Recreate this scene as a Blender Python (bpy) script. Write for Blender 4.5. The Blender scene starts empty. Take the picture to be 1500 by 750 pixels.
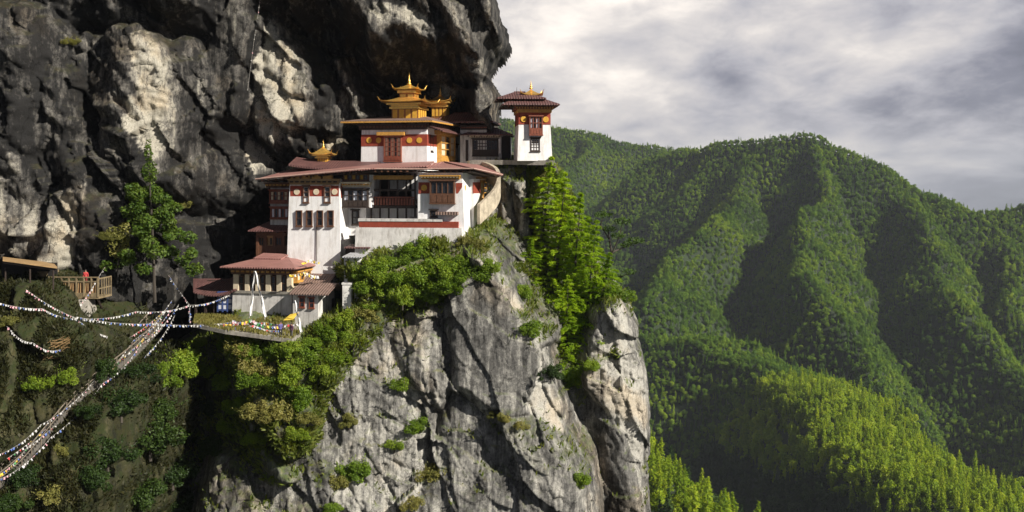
import bpy, bmesh, math, random
import numpy as np
from mathutils import Vector, Matrix
random.seed(7); RNG = np.random.default_rng(11)
SC = bpy.context.scene; COL = SC.collection
R = math.radians
# ------------------------------------------------------------------ camera, sky, sun, exposure
F, HY = 1600.0, 265.0                      # focal length and horizon row of the photograph (1500 x 750)
cam = bpy.data.objects.new('camera', bpy.data.cameras.new('camera')); COL.objects.link(cam)
cam.rotation_euler = (R(90), 0, 0)
cam.data.sensor_width = 36; cam.data.lens = 36*F/1500; cam.data.shift_y = -(375-HY)/1500
cam.data.clip_start = 1; cam.data.clip_end = 30000
SC.camera = cam
SUN = Vector((0.69, -0.47, 0.55)).normalized()
sl = bpy.data.lights.new('sun', 'SUN'); sl.energy = 5.0; sl.angle = R(0.5); sl.color = (1.0, 0.94, 0.84)
so = bpy.data.objects.new('sun', sl); COL.objects.link(so); so.rotation_euler = SUN.to_track_quat('Z', 'Y').to_euler()
so.location = (60, -80, 120)
SC.view_settings.view_transform = 'Standard'; SC.view_settings.look = 'None'
SC.view_settings.exposure = 0.64; SC.view_settings.gamma = 1.0; SC.view_settings.use_curve_mapping = False
SC.cycles.use_denoising = True; SC.cycles.max_bounces = 6; SC.cycles.volume_bounces = 0
SC.cycles.transparent_max_bounces = 8; SC.cycles.use_adaptive_sampling = True; SC.cycles.adaptive_threshold = 0.015

class NT:
    """small helper for node trees"""
    def __init__(s, tree): s.t = tree; s.n = tree.nodes; s.l = tree.links
    def node(s, typ, **kw):
        nd = s.n.new(typ)
        for k, v in kw.items():
            if k == 'ins':
                for a, b in v.items():
                    if hasattr(b, 'is_output'): s.l.new(b, nd.inputs[a])
                    else: nd.inputs[a].default_value = b
            else: setattr(nd, k, v)
        return nd
    def math(s, op, a, b=0.0, clamp=False):
        return s.node('ShaderNodeMath', operation=op, use_clamp=clamp, ins={0: a, 1: b}).outputs[0]
    def noise(s, vec, scale, detail=4, rough=.55, dist=0.0):
        return s.node('ShaderNodeTexNoise', ins={'Vector': vec, 'Scale': scale, 'Detail': detail, 'Roughness': rough, 'Distortion': dist}).outputs['Fac']
    def ramp(s, fac, *stops):
        r = s.node('ShaderNodeValToRGB', ins={0: fac}); e = r.color_ramp.elements
        while len(e) < len(stops): e.new(.5)
        for el, (p, c) in zip(e, stops):
            el.position = p; el.color = (*c, 1) if len(c) == 3 else c
        return r.outputs[0]
    def mix(s, fac, a, b, typ='MIX'):
        m = s.node('ShaderNodeMix', data_type='RGBA', blend_type=typ)
        for i, v in ((0, fac), (6, a), (7, b)):
            if hasattr(v, 'is_output'): s.l.new(v, m.inputs[i])
            else: m.inputs[i].default_value = v if i == 0 else ((*v, 1) if len(v) == 3 else v)
        return m.outputs[2]
    def mapr(s, v, a, b, c, d, smooth=False):
        return s.node('ShaderNodeMapRange', interpolation_type='SMOOTHSTEP' if smooth else 'LINEAR', ins={0: v, 1: a, 2: b, 3: c, 4: d}).outputs[0]

W = bpy.data.worlds.new('World'); SC.world = W; W.use_nodes = True
w = NT(W.node_tree); w.n.clear()
sky = w.node('ShaderNodeTexSky', sky_type='NISHITA', sun_disc=False, sun_elevation=math.asin(SUN.z), sun_rotation=math.atan2(SUN.x, SUN.y))
tc = w.node('ShaderNodeTexCoord').outputs['Generated']
sep = w.node('ShaderNodeSeparateXYZ', ins={0: tc})
dz = w.math('MAXIMUM', w.math('ADD', sep.outputs[2], 0.27), 0.08)
cp = w.node('ShaderNodeCombineXYZ', ins={0: w.math('DIVIDE', sep.outputs[0], dz), 1: w.math('DIVIDE', sep.outputs[1], dz), 2: 0.0}).outputs[0]
cps = w.node('ShaderNodeMapping', ins={0: cp, 'Scale': (1.1, .85, 1.0), 'Rotation': (0, 0, R(-14)), 'Location': (3.1, 1.7, 0)}).outputs[0]
big = w.noise(cps, 1.5, 7, .55, .25)
fine = w.noise(cps, 6.0, 8, .62, .3)
# the thin place in the clouds, low over the left shoulder of the mountain
gd = w.node('ShaderNodeVectorMath', operation='SUBTRACT', ins={0: tc, 1: Vector((0.15, 1.0, 0.085)).normalized()}).outputs[0]
gsc = w.node('ShaderNodeVectorMath', operation='MULTIPLY', ins={0: gd, 1: (2.1, 1.0, 3.4)}).outputs[0]
gl = w.node('ShaderNodeVectorMath', operation='LENGTH', ins={0: gsc}).outputs['Value']
gap = w.mapr(gl, 0.0, 1.05, 1.0, 0.0, True)
dens = w.math('ADD', w.math('MULTIPLY', big, .74), w.math('MULTIPLY', fine, .26))
# cloud darkened out of view, behind and overhead, to cut the fill light
front = w.mapr(sep.outputs[1], -.4, .9, 0.0, .075, True)
lum = w.math('ADD', w.math('MULTIPLY', w.math('SUBTRACT', dens, .5), 2.5), w.math('ADD', w.math('MULTIPLY', gap, .70), w.math('ADD', front, .045)))
cc = w.ramp(lum, (0.0, (.75, .82, 1.1)), (.28, (1.6, 1.65, 2.05)), (.52, (3.3, 3.25, 3.55)), (.78, (5.2, 4.9, 4.75)), (1.0, (7.6, 7.0, 6.4)))
cover = w.mapr(w.noise(cps, 1.5, 6, .6, .2), .68, .78, 1.0, .75, True)
col = w.mix(cover, sky.outputs[0], cc)
bg = w.node('ShaderNodeBackground', ins={'Color': col, 'Strength': .10})
wo = w.node('ShaderNodeOutputWorld', ins={0: bg.outputs[0]})

# ------------------------------------------------------------------ general helpers
def tx(px, Y): return (px-750.0)/F*Y
def tz(py, Y): return (HY-py)/F*Y
def P(px, py, Y): return Vector((tx(px, Y), Y, tz(py, Y)))
def tag(o, label=None, cat=None, group=None, kind=None):
    if label: o['label'] = label
    if cat: o['category'] = cat
    if group: o['group'] = group
    if kind: o['kind'] = kind
    return o
def mesh_np(name, verts, faces, mats, smooth=False, parent=None, attrs=None, mi=None):
    me = bpy.data.meshes.new(name)
    verts = np.asarray(verts, np.float32)
    if isinstance(faces, np.ndarray):
        k = faces.shape[1]; n = len(faces)
        me.vertices.add(len(verts)); me.vertices.foreach_set('co', verts.ravel())
        me.loops.add(n*k); me.loops.foreach_set('vertex_index', faces.ravel().astype(np.int32))
        me.polygons.add(n); me.polygons.foreach_set('loop_start', np.arange(0, n*k, k, dtype=np.int32))
        me.update(calc_edges=True)
    else:
        me.from_pydata(verts.tolist(), [], faces)
    for m in (mats if isinstance(mats, (list, tuple)) else [mats]): me.materials.append(m)
    if mi is not None: me.polygons.foreach_set('material_index', np.asarray(mi, np.int32))
    if smooth: me.polygons.foreach_set('use_smooth', np.ones(len(me.polygons), bool))
    for k, v in (attrs or {}).items():
        a = me.attributes.new(k, 'FLOAT', 'POINT'); a.data.foreach_set('value', np.asarray(v, np.float32))
    me.validate()
    o = bpy.data.objects.new(name, me); COL.objects.link(o)
    if parent: o.parent = parent
    return o
def empty(name, loc=(0, 0, 0), rz=0.0):
    o = bpy.data.objects.new(name, None); COL.objects.link(o); o.location = loc; o.rotation_euler = (0, 0, rz)
    o.empty_display_size = .3
    return o
def copy_tree(o, parent=None):
    c = o.copy(); COL.objects.link(c)
    if parent: c.parent = parent
    for ch in list(o.children): copy_tree(ch, c)
    return c

# ------------------------------------------------------------------ numpy noise
def _h(ix, iy, iz, s=0):
    n = (ix.astype(np.int64)*374761393 + iy.astype(np.int64)*668265263 + iz.astype(np.int64)*1440662683 + s*974634779) & 0xffffffff
    n = ((n ^ (n >> 13))*1274126177) & 0xffffffff
    n = ((n ^ (n >> 16))*2246822519) & 0xffffffff
    return ((n ^ (n >> 15)) & 0xffffff)/float(0xffffff)
def vn(x, y, z=0.0, s=0):
    x, y, z = np.broadcast_arrays(np.asarray(x, float), np.asarray(y, float), np.asarray(z, float))
    ix, iy, iz = np.floor(x), np.floor(y), np.floor(z); fx, fy, fz = x-ix, y-iy, z-iz
    u, v, t = [f*f*f*(f*(f*6-15)+10) for f in (fx, fy, fz)]
    r = 0
    for a in (0, 1):
        for b in (0, 1):
            for c in (0, 1):
                r = r + _h(ix+a, iy+b, iz+c, s)*(u if a else 1-u)*(v if b else 1-v)*(t if c else 1-t)
    return r*2-1
def fbm(x, y, z=0.0, o=4, s=0, g=.5):
    r, a, f = 0, 1.0, 1.0
    for i in range(o):
        r = r + a*vn(np.asarray(x)*f+17.3*i, np.asarray(y)*f-9.1*i, np.asarray(z)*f, s+i); a *= g; f *= 2.03
    return r
def ridged(x, y, o=4, s=0, g=.5):
    r, a, f = 0, 1.0, 1.0
    for i in range(o):
        r = r + a*(1-2*np.abs(vn(x*f+7.7*i, y*f+3.1*i, 0.0, s+i))); a *= g; f *= 2.1
    return r
def cells(x, y, s=0):
    """Worley cells: random value, tilt pair and distance of the nearest cell"""
    ix, iy = np.floor(x), np.floor(y); best = np.full(x.shape, 1e9); val = np.zeros(x.shape); ox = np.zeros(x.shape); oy = np.zeros(x.shape)
    for a in (-1, 0, 1):
        for b in (-1, 0, 1):
            cx, cy = ix+a, iy+b; z = np.zeros_like(cx)
            jx, jy = cx+_h(cx, cy, z, s), cy+_h(cx, cy, z, s+1)
            d = (x-jx)**2+(y-jy)**2; m = d < best
            best = np.where(m, d, best); val = np.where(m, _h(cx, cy, z, s+2), val); ox = np.where(m, x-jx, ox); oy = np.where(m, y-jy, oy)
    t1, t2 = np.sin(val*91.0), np.cos(val*57.0)
    return val, ox*t1+oy*t2, np.sqrt(best)
def sdist(x, z, poly):
    """distance outside a polygon (0 inside)"""
    d = np.full(x.shape, 1e18); ins = np.zeros(x.shape, bool); n = len(poly)
    for i in range(n):
        (ax, az), (bx, bz) = poly[i], poly[(i+1) % n]
        ex, ez = bx-ax, bz-az; L = ex*ex+ez*ez+1e-9
        t = np.clip(((x-ax)*ex+(z-az)*ez)/L, 0, 1)
        d = np.minimum(d, (x-ax-t*ex)**2+(z-az-t*ez)**2)
        c = ((az > z) != (bz > z)) & (x < (bx-ax)*(z-az)/(bz-az+1e-12)+ax)
        ins ^= c
    d = np.sqrt(d); return np.where(ins, 0, d), np.where(ins, d, 0)
# ------------------------------------------------------------------ materials
def new_mat(name):
    m = bpy.data.materials.new(name); m.use_nodes = True
    t = NT(m.node_tree); t.n.clear()
    b = t.node('ShaderNodeBsdfPrincipled'); o = t.node('ShaderNodeOutputMaterial', ins={0: b.outputs[0]})
    return m, t, b, o
def simple(name, c, rough=.7, var=.25, scale=3.0, metal=0.0, bump=.15, bscale=20.0, obj=True, stretch=(1, 1, 1), dirt=None):
    m, t, b, o = new_mat(name)
    co = t.node('ShaderNodeTexCoord').outputs['Object']
    mp = t.node('ShaderNodeMapping', ins={0: co, 'Scale': stretch}).outputs[0]
    n = t.noise(mp, scale, 5, .6)
    f = t.mapr(n, .3, .7, 1-var, 1+var*.6)
    k = t.node('ShaderNodeVectorMath', operation='SCALE', ins={0: c, 'Scale': f}).outputs[0]
    if dirt:
        d = t.mapr(t.noise(t.node('ShaderNodeMapping', ins={0: co, 'Scale': (1.6, 1.6, .28)}).outputs[0], 1.3, 6, .65), dirt[0], dirt[0]+.22, 0, dirt[1], True)
        k = t.mix(d, k, dirt[2])
    t.l.new(k, b.inputs['Base Color']); b.inputs['Roughness'].default_value = rough; b.inputs['Metallic'].default_value = metal
    if bump:
        bp = t.node('ShaderNodeBump', ins={'Strength': bump, 'Distance': .05, 'Height': t.noise(mp, bscale, 5, .6)})
        t.l.new(bp.outputs[0], b.inputs['Normal'])
    return m
def foliage(name, a, b2, c, trans=.35, hue=0.0):
    """leaf material: three leaf greens picked by place and by tree, thin leaves let light through"""
    m, t, b, o = new_mat(name)
    g = t.node('ShaderNodeNewGeometry'); oi = t.node('ShaderNodeObjectInfo')
    n = t.noise(g.outputs['Position'], .55, 3, .6)
    if hue: n = t.math('ADD', t.math('MULTIPLY', n, .4), t.math('SUBTRACT', t.math('MULTIPLY', t.noise(g.outputs['Position'], hue, 5, .62), 1.5), .42))
    isl = g.outputs['Random Per Island']
    f = t.math('ADD', t.math('MULTIPLY', n, .9), t.math('ADD', t.math('MULTIPLY', isl, .35), t.math('MULTIPLY', oi.outputs['Random'], .35)))
    k = t.ramp(t.math('SUBTRACT', f, .35), (.05, a), (.45, b2), (.9, c))
    t.l.new(k, b.inputs['Base Color']); b.inputs['Roughness'].default_value = .55; b.inputs['Specular IOR Level'].default_value = .25
    tr = t.node('ShaderNodeBsdfTranslucent', ins={'Color': t.mix(1.0, k, (1.6, 1.5, .5), 'MULTIPLY')})
    mx = t.node('ShaderNodeMixShader', ins={0: trans, 1: b.outputs[0], 2: tr.outputs[0]})
    t.l.new(mx.outputs[0], o.inputs[0])
    return m
def rock_mat(name, dark, mid, pale, moss=(.10, .085, .03), mossk=.8, rough_bump=.5):
    m, t, b, o = new_mat(name)
    g = t.node('ShaderNodeNewGeometry'); pos = g.outputs['Position']
    at = t.node('ShaderNodeAttribute', attribute_name='pale').outputs['Fac']
    ma = t.node('ShaderNodeAttribute', attribute_name='moss').outputs['Fac']
    st = t.node('ShaderNodeMapping', ins={0: pos, 'Scale': (1.5, .6, .11)}).outputs[0]
    streak = t.noise(st, .75, 8, .68, .4); patch = t.noise(pos, .22, 8, .62, .6); grain = t.noise(pos, 2.2, 8, .7)
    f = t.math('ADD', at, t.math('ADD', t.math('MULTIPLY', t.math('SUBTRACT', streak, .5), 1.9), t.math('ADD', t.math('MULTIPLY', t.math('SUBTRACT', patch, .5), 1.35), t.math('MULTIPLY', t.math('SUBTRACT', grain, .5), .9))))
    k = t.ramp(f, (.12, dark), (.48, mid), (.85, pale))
    cv = t.node('ShaderNodeVectorMath', operation='ADD', ins={0: t.node('ShaderNodeMapping', ins={0: pos, 'Scale': (1, .6, .42), 'Rotation': (.2, .35, 0)}).outputs[0], 1: t.node('ShaderNodeTexNoise', ins={'Vector': pos, 'Scale': 1.3, 'Detail': 5}).outputs['Color']}).outputs[0]
    c1 = t.node('ShaderNodeTexVoronoi', feature='DISTANCE_TO_EDGE', ins={'Vector': cv, 'Scale': .42}).outputs['Distance']
    c2 = t.node('ShaderNodeTexVoronoi', feature='DISTANCE_TO_EDGE', ins={'Vector': cv, 'Scale': 1.5}).outputs['Distance']
    crk = t.math('MULTIPLY', t.mapr(c1, 0, .022, .3, 1), t.mapr(c2, 0, .03, .62, 1))
    k = t.node('ShaderNodeVectorMath', operation='SCALE', ins={0: k, 'Scale': crk}).outputs[0]
    k = t.node('ShaderNodeVectorMath', operation='SCALE', ins={0: k, 'Scale': t.mapr(t.noise(pos, 7.0, 4, .7), .3, .7, .65, 1.3)}).outputs[0]
    tint = t.noise(pos, .13, 4, .6)
    k = t.mix(t.mapr(tint, .5, .68, 0, .45, True), k, t.mix(1.0, k, (1.22, .98, .70), 'MULTIPLY'))
    up = t.node('ShaderNodeSeparateXYZ', ins={0: g.outputs['Normal']}).outputs[2]
    mk = t.math('ADD', t.mapr(up, .35, .75, 0, .75, True), ma)
    mk = t.math('MULTIPLY', mk, t.mapr(t.noise(pos, .9, 6, .7), .38, .6, .1, 1.0, True), True)
    mc = t.ramp(t.noise(pos, .6, 5, .65), (.35, moss), (.55, (moss[0]*.6, moss[1]*.95, moss[2]*.8)), (.7, (moss[0]*1.5, moss[1]*1.35, moss[2]*1.3)))
    k = t.mix(t.math('MULTIPLY', mk, mossk), k, mc)
    t.l.new(k, b.inputs['Base Color']); b.inputs['Roughness'].default_value = .85; b.inputs['Specular IOR Level'].default_value = .2
    cr = t.node('ShaderNodeTexVoronoi', feature='DISTANCE_TO_EDGE', ins={'Vector': t.node('ShaderNodeMapping', ins={0: pos, 'Scale': (1, .6, .5), 'Rotation': (.2, .35, 0)}).outputs[0], 'Scale': .55}).outputs['Distance']
    hgt = t.math('ADD', t.math('MULTIPLY', t.noise(pos, 3.6, 12, .75), .8), t.math('ADD', t.math('MULTIPLY', t.mapr(cr, 0, .05, 0, 1), .10), t.math('MULTIPLY', streak, .25)))
    bp = t.node('ShaderNodeBump', ins={'Strength': rough_bump, 'Distance': .3, 'Height': hgt})
    t.l.new(bp.outputs[0], b.inputs['Normal'])
    return m
M = {}
M['cliff'] = rock_mat('cliff rock', (.016, .0155, .015), (.105, .098, .088), (.36, .335, .275), moss=(.07, .05, .022), mossk=.55)
M['spur'] = rock_mat('spur rock', (.032, .031, .029), (.135, .13, .12), (.37, .355, .315), moss=(.13, .12, .04), mossk=.8)
M['hill'] = rock_mat('grass slope', (.015, .015, .009), (.045, .043, .022), (.10, .09, .045), moss=(.034, .032, .010), mossk=.95)  # kept dark: the weak light on this slope is put into the colour
M['tree_mid'] = foliage('mid green leaves', (.022, .05, .010), (.06, .115, .015), (.13, .18, .028), .35)
M['floor'] = simple('forest floor', (.018, .032, .010), .95, .5, .05, bump=0)
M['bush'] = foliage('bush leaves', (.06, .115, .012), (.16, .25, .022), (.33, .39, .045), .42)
M['bush_dry'] = foliage('dry bush leaves', (.09, .10, .025), (.20, .20, .05), (.32, .28, .09), .35)
M['bush_dark'] = foliage('dark bush leaves', (.012, .026, .006), (.028, .055, .010), (.06, .095, .016), .25)  # darker copy of the bush leaves, gully and corner shade put into the colour
M['conifer'] = foliage('conifer needles', (.12, .22, .012), (.27, .40, .02), (.46, .55, .035), .58)
M['conifer_dark'] = foliage('shaded conifer needles', (.025, .055, .012), (.06, .11, .018), (.11, .17, .025), .35)  # darker needle greens for the gnarled pine
M['far_con'] = foliage('forest needles', (.035, .09, .014), (.11, .22, .022), (.32, .42, .035), .42, .012)
M['far_leaf'] = foliage('forest leaves', (.045, .10, .014), (.12, .22, .024), (.32, .41, .035), .42, .012)
M['bark'] = simple('bark', (.055, .045, .035), .9, .35, 3, bscale=9, bump=.4, stretch=(1, 1, .2))
M['grass'] = foliage('dry grass blades', (.10, .10, .025), (.17, .16, .04), (.26, .22, .07), .3)

# ------------------------------------------------------------------ rock faces
def rock_sheet(name, slabs, base, X0, X1, Z0, Z1, res, mat, kind_seed, cut=1e9, amp=1.0, yref=133.0, base_pale=.3, edge=None):
    nx, nz = int((X1-X0)/res)+1, int((Z1-Z0)/res)+1
    X, Z = np.meshgrid(np.linspace(X0, X1, nx), np.linspace(Z0, Z1, nz))
    s = kind_seed
    Xw = X+amp*(.9*fbm(X/7, Z/7, 0, 3, s)+.3*fbm(X/1.6, Z/2.2, 0, 3, s+9))
    Zw = Z+amp*(.9*fbm(X/7, Z/8, 5.5, 3, s+3)+.3*fbm(X/1.6, Z/2.2, 5.5, 3, s+12))
    D, pale = base(Xw, Zw); moss = np.zeros_like(D); rg = np.ones_like(D)
    for sb in slabs:
        d0 = sb['d']; poly = [(tx(a, d0), tz(b, d0)) for a, b in sb['p']]
        cx = sum(p[0] for p in poly)/len(poly); cz = sum(p[1] for p in poly)/len(poly)
        out, ins = sdist(Xw, Zw, poly)
        k = sb.get('k', 2.2)
        ktop = sb.get('kt', k)
        kk = np.where((Zw > cz) & (out > 0), ktop, k) if ktop != k else k
        rnd = sb.get('r', .7)*np.exp(-ins/.7)
        d = d0+sb.get('gx', 0)*(Xw-cx)+sb.get('gz', 0)*(Zw-cz)+kk*out+rnd
        m = d < D
        D = np.where(m, d, D)
        soft = np.clip(np.where(out > 0, .45-out/1.6, .45+ins/2.2), 0, 1)
        pale = np.where(m, base_pale+(sb.get('pale', .4)-base_pale)*soft, pale)
        moss = np.where(m, sb.get('moss', 0.0), moss)
        rg = np.where(m, 1+(sb.get('rg', 1.0)-1)*np.clip(ins/.8, 0, 1), rg)
    amp = amp*rg
    if edge: D = D+np.clip(Xw-np.interp(Zw, *edge), 0, None)*9
    # broken faces: tilted facets at four sizes, leaning joints, then fine fracture
    Xj = X+.45*Z+.35*fbm(X/2.5, Z/4, 0, 2, s+81); Zj = Z-.22*X+.35*fbm(X/2.5, Z/4, 9, 2, s+84)
    for sz, el, a_st, a_tl, sd in ((6.4, 2.2, 1.9, 2.6, 20), (2.9, 2.0, .8, 1.15, 30), (1.2, 1.7, .26, .40, 33), (.5, 1.3, .10, .14, 36)):
        v, tl, _ = cells(Xj/sz+sd, Zj/(sz*el), s+sd); D = D+amp*(a_st*(v-.5)+a_tl*tl)
    # joints: thin straight cracks, then weathering grain
    for a_, b_, wv, dp in ((1.0, .32, 3.1, .45), (.25, 1.0, 4.3, .35), (1.0, -.12, 1.7, .22)):
        u_ = (a_*X+b_*Z)/wv+.35*fbm(X/9, Z/9, a_*7, 2, s+90); m_ = vn(X/4.0, Z/4.0, b_*9, s+95)
        D = D+amp*dp*np.clip(1-np.abs(u_-np.round(u_))*14, 0, 1)*np.clip(m_*2+.6, 0, 1)
    D = D+amp*(.5*fbm(X/7, Z/10, 0, 2, s+40)+.16*np.maximum(0, vn(X/.7, Z/11, 0, s+60))+.12*fbm(X/.6, Z/.7, 0, 2, s+70))
    # points go out along X, Z on the sheet, Y is the depth
    V = np.stack([X.ravel(), D.ravel(), Z.ravel()], 1)
    idx = np.arange(nx*nz).reshape(nz, nx)
    Fc = np.stack([idx[:-1, :-1], idx[:-1, 1:], idx[1:, 1:], idx[1:, :-1]], -1).reshape(-1, 4)
    keep = (D.ravel()[Fc].min(1) < cut)
    Fc = Fc[keep]
    used = np.unique(Fc); remap = np.full(nx*nz, -1); remap[used] = np.arange(len(used))
    o = mesh_np(name, V[used], remap[Fc], mat, attrs={'pale': pale.ravel()[used], 'moss': moss.ravel()[used]})
    o['kind'] = 'structure'
    return o, (X, Z, D)

def cliff_base(X, Z):
    px = X/150*F+750; py = HY-Z/150*F
    d = np.interp(px, [-100, 0, 150, 300, 420, 740, 900], [134, 138, 146, 151, 153, 158, 166])
    d = d-np.clip((py-430)/320, 0, 1.4)*np.interp(px, [0, 330, 420], [20, 14, 0])     # the gully floor comes forward
    pale = np.full(X.shape, .08)
    return d, pale
CL = [  # pale holds real rock tone plus sun and shade painted per slab
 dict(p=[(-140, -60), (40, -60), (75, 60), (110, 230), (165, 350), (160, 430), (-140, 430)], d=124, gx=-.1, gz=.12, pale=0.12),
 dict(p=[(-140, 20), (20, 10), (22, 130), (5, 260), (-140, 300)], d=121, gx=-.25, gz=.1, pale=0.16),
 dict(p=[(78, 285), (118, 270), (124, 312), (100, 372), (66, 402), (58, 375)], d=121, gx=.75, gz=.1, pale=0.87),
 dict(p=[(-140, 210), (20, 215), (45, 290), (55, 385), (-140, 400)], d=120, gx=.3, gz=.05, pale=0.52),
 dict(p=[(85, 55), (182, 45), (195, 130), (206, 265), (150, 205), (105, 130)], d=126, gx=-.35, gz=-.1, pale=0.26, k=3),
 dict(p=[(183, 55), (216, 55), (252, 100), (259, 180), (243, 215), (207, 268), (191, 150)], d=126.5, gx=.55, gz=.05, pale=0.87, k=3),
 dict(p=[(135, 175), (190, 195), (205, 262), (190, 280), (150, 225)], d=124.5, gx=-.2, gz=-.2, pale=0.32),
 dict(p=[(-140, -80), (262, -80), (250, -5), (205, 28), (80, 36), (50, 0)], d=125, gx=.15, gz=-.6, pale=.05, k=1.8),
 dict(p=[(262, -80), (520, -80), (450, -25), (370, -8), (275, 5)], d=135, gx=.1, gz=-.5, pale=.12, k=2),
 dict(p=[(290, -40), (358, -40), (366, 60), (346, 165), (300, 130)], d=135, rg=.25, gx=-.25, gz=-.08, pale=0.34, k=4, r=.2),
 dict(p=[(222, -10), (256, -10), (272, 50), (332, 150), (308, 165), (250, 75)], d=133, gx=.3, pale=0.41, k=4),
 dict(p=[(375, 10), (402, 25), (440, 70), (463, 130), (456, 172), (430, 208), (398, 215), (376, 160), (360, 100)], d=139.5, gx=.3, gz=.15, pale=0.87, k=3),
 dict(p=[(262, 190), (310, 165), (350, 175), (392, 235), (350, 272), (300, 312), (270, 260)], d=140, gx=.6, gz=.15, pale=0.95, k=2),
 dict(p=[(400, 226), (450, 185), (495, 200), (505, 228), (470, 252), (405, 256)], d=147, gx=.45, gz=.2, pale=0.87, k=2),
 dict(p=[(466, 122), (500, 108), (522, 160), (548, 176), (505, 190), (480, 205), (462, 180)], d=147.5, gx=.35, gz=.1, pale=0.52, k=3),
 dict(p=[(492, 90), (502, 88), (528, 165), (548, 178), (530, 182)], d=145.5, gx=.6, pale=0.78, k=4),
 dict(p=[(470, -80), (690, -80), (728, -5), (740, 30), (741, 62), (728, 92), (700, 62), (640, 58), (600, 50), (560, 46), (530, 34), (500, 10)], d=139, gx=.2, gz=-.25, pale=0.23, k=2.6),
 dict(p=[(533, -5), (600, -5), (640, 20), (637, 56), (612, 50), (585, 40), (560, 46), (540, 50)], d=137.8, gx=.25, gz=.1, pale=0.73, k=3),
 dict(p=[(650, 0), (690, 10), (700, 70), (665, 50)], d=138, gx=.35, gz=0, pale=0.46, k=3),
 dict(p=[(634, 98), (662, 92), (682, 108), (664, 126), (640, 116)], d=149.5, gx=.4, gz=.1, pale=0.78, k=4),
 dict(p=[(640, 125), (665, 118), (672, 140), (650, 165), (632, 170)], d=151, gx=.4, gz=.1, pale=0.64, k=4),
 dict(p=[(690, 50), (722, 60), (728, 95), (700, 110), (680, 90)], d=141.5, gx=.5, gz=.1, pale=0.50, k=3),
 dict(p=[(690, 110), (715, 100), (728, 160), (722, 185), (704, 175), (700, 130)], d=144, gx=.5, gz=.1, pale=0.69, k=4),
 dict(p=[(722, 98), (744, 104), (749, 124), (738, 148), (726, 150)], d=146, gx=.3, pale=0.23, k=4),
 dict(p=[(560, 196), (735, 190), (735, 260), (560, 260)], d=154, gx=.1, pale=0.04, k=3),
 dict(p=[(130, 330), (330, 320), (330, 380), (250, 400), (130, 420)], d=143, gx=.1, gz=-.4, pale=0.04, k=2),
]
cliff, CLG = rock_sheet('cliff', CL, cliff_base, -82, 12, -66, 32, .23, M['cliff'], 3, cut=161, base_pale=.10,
    edge=([tz(r, 141) for r in (400, 260, 190, 165, 145, 125, 105, 95, 75, 40, 0, -40, -120)], [tx(c, 141)-1.5 for c in (800, 768, 740, 730, 735, 742, 736, 720, 724, 732, 730, 712, 660)]))

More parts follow.
